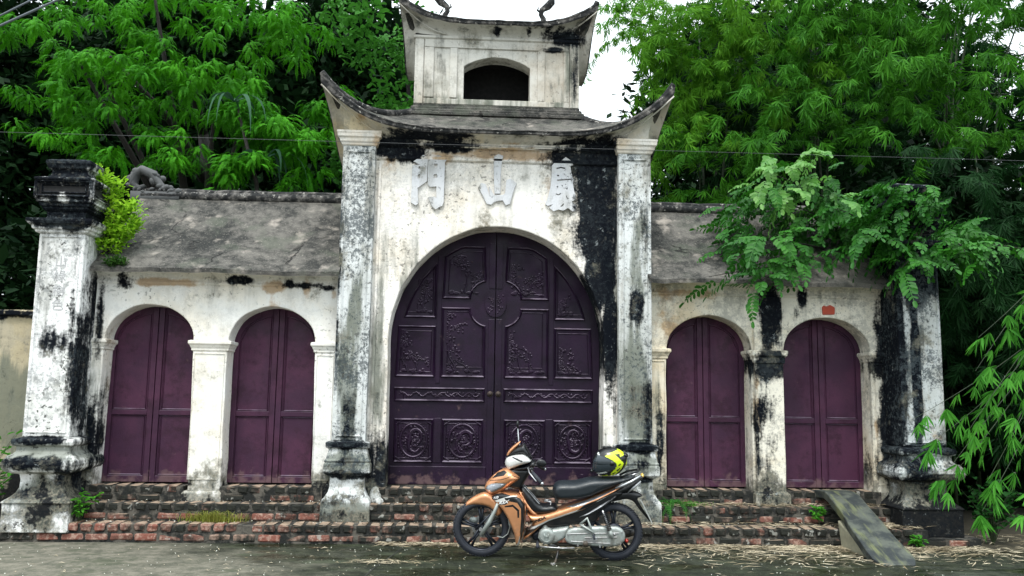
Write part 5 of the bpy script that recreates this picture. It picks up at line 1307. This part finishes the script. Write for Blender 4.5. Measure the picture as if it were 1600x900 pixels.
def wheel(cx, cy, r, w, parent, disc, drum):
    c = D(cx, cy); wh = thing_part('wheel', c, parent)
    b = MB(); prof = []
    for i in range(13):
        a = pi*i/12; prof.append((r-.052+.052*sin(a)**.8, -w/2*cos(a)))
    prof = [(r-.060,-w/2*.8)]+prof+[(r-.060,w/2*.8)]; b.lathe(c, prof, 56)
    for k in range(56):    # tread blocks
        for s_ in (-1,1):
            a = 2*pi*k/56; q = (r-.0035); p0 = (c[0]+q*cos(a), c[1]+s_*w*.22, c[2]+q*sin(a)); a2 = a+.055; p1 = (c[0]+(q-.006)*cos(a2), c[1]+s_*w*.40, c[2]+(q-.006)*sin(a2))
            b.tube([p0,p1], .005, 4)
    b.build('tyre', c_ty, wh, smooth=True)
    b = MB(); b.lathe(c, [(r-.052,-.030),(r-.058,-.034),(r-.070,-.030),(r-.074,-.018),(r-.074,.018),(r-.070,.030),(r-.058,.034),(r-.052,.030)], 48)
    for k in range(5):
        for s_ in (-1,1):
            a = 2*pi*k/5+.35; a1 = a+s_*.11; b.tube([(c[0]+.025*cos(a+s_*.5), c[1], c[2]+.025*sin(a+s_*.5)), (c[0]+.11*cos(a+s_*.07), c[1]-.004, c[2]+.11*sin(a+s_*.07)), (c[0]+(r-.070)*cos(a1), c[1], c[2]+(r-.070)*sin(a1))], [.013,.011,.013], 6)
    b.lathe(c, [(.0,-.050),(.030,-.050),(.034,-.044),(.034,.044),(.030,.050),(0,.050)], 24)
    if drum: b.lathe(c, [(.0,-.030),(.072,-.030),(.076,-.022),(.076,.022),(0,.03)], 30)
    b.build('rim', c_rim, wh, smooth=True)
    if disc:
        b = MB(); yd = .052; b.lathe((c[0],c[1]+yd,c[2]), [(.050,-.002),(.098,-.002),(.098,.002),(.050,.002),(.050,-.002)], 40)
        for k in range(6): a = k*pi/3; b.tube([(c[0]+.02*cos(a),yd,c[2]+.02*sin(a)),(c[0]+.055*cos(a),yd,c[2]+.055*sin(a))], .007, 5)
        b.build('brake_disc', c_si, wh)
    b = MB(); b.lathe((c[0],-.075,c[2]), [(0,-.008),(.016,-.008),(.018,0),(.018,.01),(0,.01)], 8); b.build('axle_nut', c_si, wh)
    b = MB(); a = -1.15; b.tube([(c[0]+(r-.076)*cos(a), -.01, c[2]+(r-.076)*sin(a)), (c[0]+(r-.105)*cos(a), -.018, c[2]+(r-.105)*sin(a))], .004, 5); b.build('valve', c_si, wh)
wheel(288, 647, .265, .082, bike, True, False)
wheel(1085, 672, .262, .095, bike, False, True)
def T(name, pts, r, mat, n=8, smooth=True, parent=bike, flat_=1.):
    return MB().tube([D(*p) for p in pts], r, n, flat=flat_).build(name, mat, parent, smooth=smooth)
# front fork
for y in (-.075, .075):
    T('fork', [(400,470,y),(372,540,y),(345,595,y),(292,680,y)], [.015,.017,.022,.021], c_al)
T('fork', [(345,560,-.05),(255,650,-.055)], [.008,.010], c_rim)['label'] = 'slim inner stay of the front fender'
b = MB(); b.ell(D(235,610,.052), (.045,.02,.03), 10, 6); b.build('brake_caliper', c_al, bike, smooth=True)
T('brake_hose', [(425,545,-.03),(452,590,-.035),(462,640,-.04),(450,680,-.04),(420,702,-.04),(385,694,-.04)], .005, c_al)
# front mudguard
pillow('front_fender', [(172,526),(196,490),(240,458),(300,430),(345,440),(385,478),(412,520),(415,560),(392,578),(372,574),(362,545),(335,522),(290,510),(235,510),(195,522)], lambda x: .035+.030*min(1,max(0,(x-172)/140)), .030, c_or, bike)
# steering column / neck cover
pillow('neck_cover', [(440,285),(575,285),(600,300),(548,372),(530,420),(470,410),(430,380)], .075, .03, c_bl, bike)
# headlight cowl
pillow('front_cowl', [(303,412),(312,378),(345,342),(385,308),(432,284),(478,294),(534,338),(505,368),(468,392),(432,418),(385,438),(345,452),(322,434)], lambda x: .035+.125*min(1,max(0,(x-303)/200)), .075, [c_or, c_bl, c_lens, c_si], bike,
   graphics=[([(350,348),(385,314),(425,297),(446,305),(425,325),(388,334)], 1), ([(312,410),(324,390),(352,376),(400,368),(445,369),(425,388),(385,412),(350,430),(328,430)], 3), ([(320,408),(330,394),(354,382),(400,374),(430,374),(408,390),(375,408),(348,422),(332,424)], 2)])
T('cowl_line', [(345,352,-.10),(420,342,-.145),(480,318,-.158),(520,330,-.155)], .003, c_bl)
# handlebar cover, visor and clocks
pillow('handlebar_cover', [(427,268),(430,238),(446,220),(478,207),(545,196),(578,222),(594,246),(566,262),(520,276),(478,292),(450,302),(438,286)], lambda x: .05+.09*min(1,max(0,(x-427)/110)), .045, [c_wh, c_bl, c_or], bike,
   graphics=[([(478,216),(500,220),(540,236),(536,242),(500,230),(474,222)], 1), ([(470,292),(520,262),(570,252),(595,246),(560,275),(500,292)], 1), ([(462,290),(500,272),(520,268),(500,284),(470,298)], 2)])
pillow('visor', [(440,224),(458,196),(492,166),(528,150),(545,138),(552,150),(598,232),(588,240),(548,204),(500,206),(462,214)], lambda x: .04+.05*min(1,max(0,(x-440)/110)), .03, [c_bl], bike)
pillow('visor_crest', [(434,218),(445,188),(478,154),(520,126),(524,132),(508,156),(478,184),(452,212)], .035, .015, c_or, bike, step=.01)
b = MB(); b.add([D(548,150,-.055),D(548,150,.055),D(592,228,.065),D(592,228,-.065)], [(0,1,2,3)]); b.build('instrument_face', c_glass, bike)
pillow('handlebar_shroud', [(468,288),(520,274),(570,258),(600,238),(620,252),(612,282),(585,300),(540,302),(490,300)], .10, .03, c_bl, bike)
for s_ in (-1, 1):
    T('handlebar', [(585,262,s_*.10),(592,275,s_*.18),(602,292,s_*.24)], .012, c_bl)
    T('grip', [(600,292,s_*.225),(620,307,s_*.265),(655,336,s_*.335)], [.017,.018,.017], c_ty, 12)
    b = MB(); b.ell(D(662,341,s_*.345), (.015,.015,.015), 10, 6); b.build('bar_end', c_si, bike, smooth=True)
    T('lever', [(575,268,s_*.20),(585,288,s_*.27),(628,326,s_*.36)], [.008,.006,.005], c_si, 6)
    b = MB(); b.ell(D(592,276,s_*.19), (.025,.03,.022), 10, 6); b.build('switch_cluster', c_bl, bike, smooth=True)
T('mirror_stem', [(588,262,-.20),(600,246,-.24),(632,244,-.27)], .006, c_bl)
b = MB(); b.ell(D(655,232,-.27), (.046,.016,.034), 14, 8, Matrix.Rotation(.25,3,'Y')); b.build('mirror', c_bl, bike, smooth=True)['label'] = 'near mirror head seen from behind'
T('mirror_stem', [(520,215,.20),(500,150,.23),(494,75,.24)], .006, c_si)
b = MB(); b.ell(D(493,46,.24), (.014,.050,.040), 12, 8); b.build('mirror', c_bl, bike, smooth=True)['label'] = 'far mirror seen edge-on above the visor'
# leg shield
ls, lsurf = pillow('leg_shield', [(335,462),(370,436),(410,424),(505,426),(535,448),(560,486),(562,540),(556,610),(548,680),(522,738),(502,742),(494,715),(488,670),(462,610),(432,556),(396,512),(362,486)], lambda x: .055+.15*min(1,max(0,(x-335)/200)), .030, [c_or, c_bl, c_wh], bike,
   graphics=[([(340,462),(372,440),(415,430),(470,436),(440,452),(395,470),(360,474)], 1), ([(372,474),(420,455),(468,438),(512,438),(480,450),(430,470),(385,484)], 2), ([(432,452),(505,440),(530,455),(556,492),(556,560),(548,640),(534,700),(530,640),(536,560),(534,505),(512,474),(440,468)], 1),
     ([(395,480),(445,470),(462,474),(440,492),(405,496)], 1), ([(434,500),(486,486),(524,514),(524,560),(514,560),(512,522),(484,500),(436,508)], 1), ([(500,742),(520,700),(530,660),(526,720),(516,744)], 2)])
ic, _ = pillow('inner_shield', [(520,405),(542,388),(600,455),(650,512),(735,500),(760,540),(690,560),(610,560),(560,520)], .095, .03, c_bl, bike)
pillow('inner_shield_side', [(505,405),(528,420),(600,520),(640,560),(618,572),(588,560),(555,520)], .11, .03, c_or, bike)
# lower side cover and long flank
sc_, ssurf = pillow('side_cover', [(536,716),(556,672),(588,640),(600,612),(572,582),(560,545),(586,556),(640,556),(705,543),(800,510),(900,478),(1000,440),(1100,398),(1130,392),(1122,412),(1060,452),(980,498),(905,538),(830,562),(756,584),(690,606),(650,630),(610,672),(570,704)], lambda x: .125-.02*min(1,max(0,(x-560)/500)), .030, [c_or, c_bl, c_wh, c_si], bike,
   graphics=[([(548,690),(560,664),(600,640),(660,610),(720,585),(700,596),(650,622),(600,655)], 1), ([(560,650),(620,618),(700,582),(780,556),(860,530),(940,505),(930,514),(860,540),(780,566),(700,593),(620,630),(566,662)], 2),
     ([(800,514),(900,482),(1000,446),(1095,405),(1090,412),(1000,456),(920,488),(905,500),(840,512)], 3), ([(905,500),(985,470),(1060,436),(1105,410),(1060,446),(980,492),(920,518),(860,536)], 1), ([(975,482),(1040,452),(1085,430),(1060,446),(990,484)], 2)])
pillow('under_cover', [(600,612),(640,585),(700,560),(860,505),(1000,450),(1090,410),(1150,425),(1130,462),(1040,505),(1000,560),(985,610),(880,628),(740,640),(660,652),(620,660)], .078, .03, c_bl, bike)
pillow('flank_fin', [(1000,548),(940,565),(870,582),(830,590),(900,556),(1010,495),(1090,440),(1110,452),(1060,500)], .11, .02, [c_bl,c_si], bike, graphics=[([(860,584),(930,548),(1010,500),(1060,470),(1010,508),(930,556)], 1)])
# seat
pillow('seat', [(716,420),(722,388),(752,370),(800,369),(850,370),(905,356),(955,345),(1050,345),(1140,343),(1215,338),(1200,356),(1130,384),(1060,414),(1000,436),(950,458),(900,470),(840,476),(780,480),(742,474),(722,450)], lambda x: .135-.03*max(0,min(1,(x-900)/300)), .050, c_seat, bike)
T('seat_seam', [(940,452,-.132),(950,425,-.136),(985,392,-.134),(1040,375,-.128),(1120,362,-.118)], .0025, c_bl)
# tail
pillow('tail_cowl', [(1070,425),(1120,398),(1200,362),(1246,330),(1262,345),(1235,380),(1195,415),(1150,440),(1100,446)], .085, .03, [c_bl], bike)
T('grab_rail', [(1092,402,-.10),(1140,382,-.115),(1185,362,-.11),(1238,332,-.085)], [.010,.014,.013,.009], c_si)
T('grab_rail', [(1092,402,.10),(1140,382,.115),(1185,362,.11),(1238,332,.085)], [.010,.014,.013,.009], c_si)
T('carrier', [(1120,345,-.06),(1170,322,-.07),(1225,312,-.05),(1228,312,.05),(1170,322,.07),(1120,345,.06)], .010, c_bl)
T('indicator_strip', [(1165,432,-.075),(1200,402,-.08),(1240,366,-.07)], [.006,.012,.008], c_si)
b = MB(); b.ell(D(1252,340), (.016,.055,.020), 12, 8); b.build('tail_light', c_yel, bike, smooth=True)
pillow('rear_fender', [(1060,440),(1120,428),(1180,424),(1236,442),(1258,462),(1222,474),(1232,500),(1262,548),(1300,600),(1300,616),(1276,592),(1236,545),(1200,492),(1160,478),(1110,488),(1060,500)], .055, .025, c_bl, bike)
b = MB(); a0 = Vector(D(1240,482,-.085)); a1 = Vector(D(1240,482,.085)); c0 = Vector(D(1306,616,.085)); c1 = Vector(D(1306,616,-.085)); off = Vector((.006,0,.003))
b.add([a0,a1,c0,c1,a0+off,a1+off,c0+off,c1+off], [(0,1,2,3),(7,6,5,4),(0,4,5,1),(1,5,6,2),(2,6,7,3),(3,7,4,0)]); b.build('number_plate', c_plate, bike)
b = MB(); b.ell(D(1160,725,-.02), (.018,.03,.02), 10, 6); b.build('rear_reflector', c_red, bike, smooth=True)
# engine and drive case
pillow('engine', [(630,690),(640,652),(662,618),(680,612),(705,640),(740,636),(826,622),(815,660),(800,700),(770,720),(730,738),(680,742),(645,722)], .105, .03, [c_al], bike)
pillow('cylinder_head', [(588,672),(640,650),(660,700),(640,730),(596,716)], .06, .02, c_rim, bike)
b = MB(); c = D(684,682,-.098); b.lathe(c, [(.0,-.032),(.045,-.034),(.060,-.030),(.072,-.018),(.076,.0),(.076,.02)], 32)
for k in range(6): a = k*pi/3+.2; b.ell((c[0]+.070*cos(a), c[1]-.012, c[2]+.070*sin(a)), (.009,.008,.009), 8, 4)
b.tube([(c[0]+.045*cos(t), c[1]-.033, c[2]+.045*sin(t)) for t in [pi*1.1+i*pi*.8/10 for i in range(11)]], .004, 5)
b.tube([(c[0]-.022,c[1]-.034,c[2]+.03),(c[0]-.012,c[1]-.036,c[2]-.012)], .005, 5); b.tube([(c[0]+.022,c[1]-.034,c[2]+.03),(c[0]+.012,c[1]-.036,c[2]-.012)], .005, 5); b.tube([(c[0]-.013,c[1]-.036,c[2]+.006),(c[0]+.013,c[1]-.036,c[2]+.006)], .004, 5)
b.build('engine_cover', c_al, bike, smooth=True)
pillow('chain_case', [(800,655),(830,634),(950,626),(1090,624),(1130,640),(1150,672),(1148,712),(1118,742),(1060,750),(900,742),(830,736),(790,712)], .030, .022, [c_al], bike, yc=-.085)
b = MB()
for (xa,za),(xb,zb) in (((820,668),(1110,664)),((910,690),(1100,688)),((830,712),(1060,726))): b.tube([D(xa,za,-.116),D(xb,zb,-.116)], .005, 5)
for x, z in ((812,672),(870,735),(1000,742),(1120,725),(1130,660),(940,634)): b.lathe(D(x,z,-.118), [(0,-.008),(.008,-.008),(.009,.0),(.009,.01)], 8)
b.box(D(918,0)[0], D(990,0)[0], -.119, -.112, D(0,700)[2]-.0+.02, D(0,682)[2]+.02)
b.build('case_rib', c_si, bike, smooth=False)
b = MB(); b.lathe(D(915,724,-.13), [(0,-.012),(.022,-.012),(.024,.0),(.024,.03)], 16); b.build('plug', c_bl, bike, smooth=True)
T('swingarm', [(820,690,.09),(960,680,.09),(1085,672,.09)], .018, c_bl)
T('axle', [(1085,672,-.12),(1085,672,.12)], .010, c_si)
T('foot_peg_bracket', [(882,612,-.11),(925,575,-.12),(942,620,-.125),(966,686,-.13)], [.010,.012,.011,.010], c_al)
T('foot_peg_bracket', [(882,612,-.11),(925,636,-.125),(966,660,-.13)], [.010,.012,.012], c_al)
T('foot_peg', [(962,672,-.12),(966,684,-.19)], [.012,.010], c_ty)
T('foot_peg', [(630,716,-.08),(634,722,-.24)], [.012,.016], c_ty)
T('gear_pedal', [(640,738,-.14),(700,742,-.14),(780,748,-.14),(850,745,-.14)], .007, c_si)
b = MB(); b.ell(D(634,728,-.17), (.018,.03,.014), 10, 6); b.build('pedal_rubber', c_ty, bike, smooth=True)
# rear shock with its coil
for y in (-.135, .135):
    A, B_ = Vector(D(1014,528,y)), Vector(D(1072,690,y)); dx = (B_-A).normalized(); e1 = dx.cross(Vector((0,1,0))); e2 = dx.cross(e1)
    T('shock', [(1014,528,y),(1072,690,y)], .009, c_si)
    pts = [A.lerp(B_, .05+.68*i/110)+(e1*cos(i*.62)+e2*sin(i*.62))*.020 for i in range(111)]; b = MB(); b.tube(pts, .0045, 5); b.build('spring', c_bl, bike, smooth=True)
    b = MB(); b.tube([A.lerp(B_,.70),B_], [.018,.016], 10); b.build('damper', c_al, bike, smooth=True)
# stand, exhaust, luggage hook
T('side_stand', [(756,748,-.11),(748,790,-.155),(728,846,-.235)], [.012,.010,.010], c_bl)
b = MB(); b.box(D(712,0)[0], D(738,0)[0], -.265, -.225, .018, .028); b.ell(D(757,748,-.125),(.014,.010,.014),8,5); b.build('stand_foot', c_si, bike, bevel=.003)
T('exhaust', [(660,720,.08),(700,772,.09),(800,775,.11),(900,745,.13),(1000,735,.14)], .014, c_si)
T('muffler', [(990,736,.145),(1010,732,.15),(1180,705,.155),(1220,700,.155)], [.02,.042,.045,.03], c_bl, 14)
for k, y in enumerate((-.035,0,.035)):
    T('luggage_hook', [(538,392,y),(575,432,y),(640,505,y),(668,524,y*1.4),(705,515,y*1.2),(708,492,y),(668,486,y)], .005, c_si, 6)
T('lower_frame', [(560,650,0),(600,700,0),(760,750,0),(920,755,0),(1000,740,0)], .016, c_bl)
# lettering and marks
def word(txt, at, size, ang, surf, mat, shear=0., bold=.0, sx=1.):
    cu = bpy.data.curves.new('lettering', 'FONT'); cu.body = txt; cu.size = size; cu.shear = shear; cu.align_x = 'CENTER'; cu.align_y = 'CENTER'; cu.offset = bold
    o = bpy.data.objects.new('tmp', cu); COL.objects.link(o); bpy.context.view_layer.update()
    me = bpy.data.meshes.new_from_object(o.evaluated_get(bpy.context.evaluated_depsgraph_get())); bpy.data.objects.remove(o)
    cx, cz = D2(*at)
    bm = bmesh.new(); bm.from_mesh(me); bmesh.ops.triangulate(bm, faces=bm.faces); bmesh.ops.subdivide_edges(bm, edges=[e for e in bm.edges if e.calc_length() > .012], cuts=2); bm.to_mesh(me); bm.free()
    for v in me.vertices:
        x, z = v.co.x*sx, v.co.y; x, z = x*cos(ang)-z*sin(ang)+cx, x*sin(ang)+z*cos(ang)+cz; v.co = (x, surf(x, z)-.0022, z)
    me.materials.clear(); me.materials.append(mat); link('lettering', me, bike)
word('HONDA', (625,590), .034, .40, ssurf, c_print, .2, .0018, 1.35)
word('110', (376,458), .028, .28, lsurf, c_wprint, .5, .001, 1.2)
word('RSX', (422,481), .036, .30, lsurf, c_wprint, .6, .001, 1.5)
word('S-sport', (1035,455), .016, .42, ssurf, c_wprint, .5, .0008, 1.4)
# place: contact points of the two wheels on the yard, leaning on the stand
A, B_ = Vector((.191,-1.038,0)), Vector((1.395,-1.194,0)); ang = math.atan2(B_.y-A.y, B_.x-A.x)
BM = Matrix.Translation(A)@Matrix.Rotation(ang,4,'Z')@Matrix.Rotation(radians(5.5),4,'X')
bike.matrix_world = BM

# ---- helmet resting on the seat
hel = thing('helmet', (0,0,0), 'black and fluorescent yellow full-face helmet resting on the back of the motorcycle seat', 'helmet')
hc = (1058,256)
def hshape(az, el, k=1.):
    x, y, z = cos(az)*cos(el), sin(az)*cos(el), sin(el)
    rx = .160 if x > 0 else .158; r = 1.
    X, Y_, Z_ = x*rx, y*.122, z*(.132 if z > 0 else .140)
    if x < 0 and z < 0: X *= 1+.13*min(1,-z*2.2); Y_ *= 1-.10*(-x)
    if x > .4 and z > .1: X *= 1+.06*exp_(z-.35, .2)
    if x > 0 and z < -.2: X *= 1-.16*min(1,(-z-.2)*2)
    Z_ = max(Z_, -.122+.02*(x+.2))
    return Vector((X*k, Y_*k, Z_*k))
def exp_(d, s): return math.exp(-(d/s)**2)
m_hb, m_hy, m_hv = flat('helmet_black', (.004,.005,.006), .32, 0, .12), flat('fluorescent_yellow', (.62,.78,.015), .35, 0, .5), flat('smoked_visor', (.03,.04,.05), .06, .1, .6)
m_hw = flat('white_mark', (.7,.72,.7), .3)
hb = D(*hc)
def hp(pl): return [((x-hc[0])/653.6, (hc[1]-y)/653.6) for x, y in pl]
yel = [hp([(1030,212),(1060,196),(1108,184),(1140,190),(1148,214),(1122,222),(1118,206),(1090,206),(1128,246),(1140,262),(1122,296),(1082,330),(1040,338),(985,342),(1000,334),(1052,322),(1078,296),(1098,262),(1080,242)]), hp([(1160,250),(1168,262),(1158,290),(1120,330),(1096,338),(1140,300)]), hp([(1102,180),(1130,182),(1146,196),(1130,188)])]
blk = [hp([(1092,300),(1112,286),(1118,290),(1098,308)]), hp([(1068,318),(1084,308),(1088,314),(1072,324)]), hp([(1040,326),(1056,318),(1060,328),(1044,334)]), hp([(1104,268),(1118,258),(1124,266),(1110,276)])]
wht = [hp([(988,198),(996,192),(1002,212),(994,216)]), hp([(965,318),(1030,304),(1040,310),(975,326)])]
nu, nv = 120, 80; V_ = [hshape(2*pi*i/nu, -pi/2+pi*j/nv) for j in range(nv+1) for i in range(nu)]; F_ = []; Mi = []
for j in range(nv):
    for i in range(nu):
        q = (j*nu+i, j*nu+(i+1)%nu, (j+1)*nu+(i+1)%nu, (j+1)*nu+i); c = sum((V_[k] for k in q), Vector())/4; p = (c.x, c.z); mi = 0
        if any(inpoly(p, g_) for g_ in yel): mi = 1
        if any(inpoly(p, g_) for g_ in blk): mi = 0
        if any(inpoly(p, g_) for g_ in wht): mi = 2
        F_.append(q); Mi.append(mi)
b = MB(); b.v = [tuple(v) for v in V_]; b.f = F_; b.m = Mi; b.cur = 1
b.build('shell', [m_hb, m_hy, m_hw], hel, smooth=True)
vis = hp([(950,300),(962,238),(990,205),(1030,218),(1075,245),(1098,268),(1085,290),(1040,302),(990,306),(955,310)])
b = MB(); V_ = [hshape(2*pi*i/nu, -pi/2+pi*j/nv, 1.018) for j in range(nv+1) for i in range(nu)]; F_ = []
for j in range(nv):
    for i in range(nu):
        q = (j*nu+i, j*nu+(i+1)%nu, (j+1)*nu+(i+1)%nu, (j+1)*nu+i); c = sum((V_[k] for k in q), Vector())/4
        if inpoly((c.x, c.z), vis): F_.append(q)
b.add(V_, F_); b.build('visor', m_hv, hel, smooth=True)
b = MB()
for s_ in (-1,1): b.lathe((.018, s_*.121, .0), [(.0,s_*.010),(.020,s_*.008),(.024,-s_*.004)], 16)
b.build('visor_pivot', m_hb, hel, smooth=True)
b = MB(); b.ell((.145,0,.055), (.035,.06,.018), 12, 6, Matrix.Rotation(.5,3,'Y')); b.ell((-.02,0,.134), (.05,.025,.010), 10, 5); b.ell((-.168,0,-.075),(.02,.04,.018),10,5); b.build('vent', m_hb, hel, smooth=True)
hel.matrix_world = BM@Matrix.Translation((hb[0], 0, hb[2]))@Matrix.Rotation(radians(-4),4,'Y')
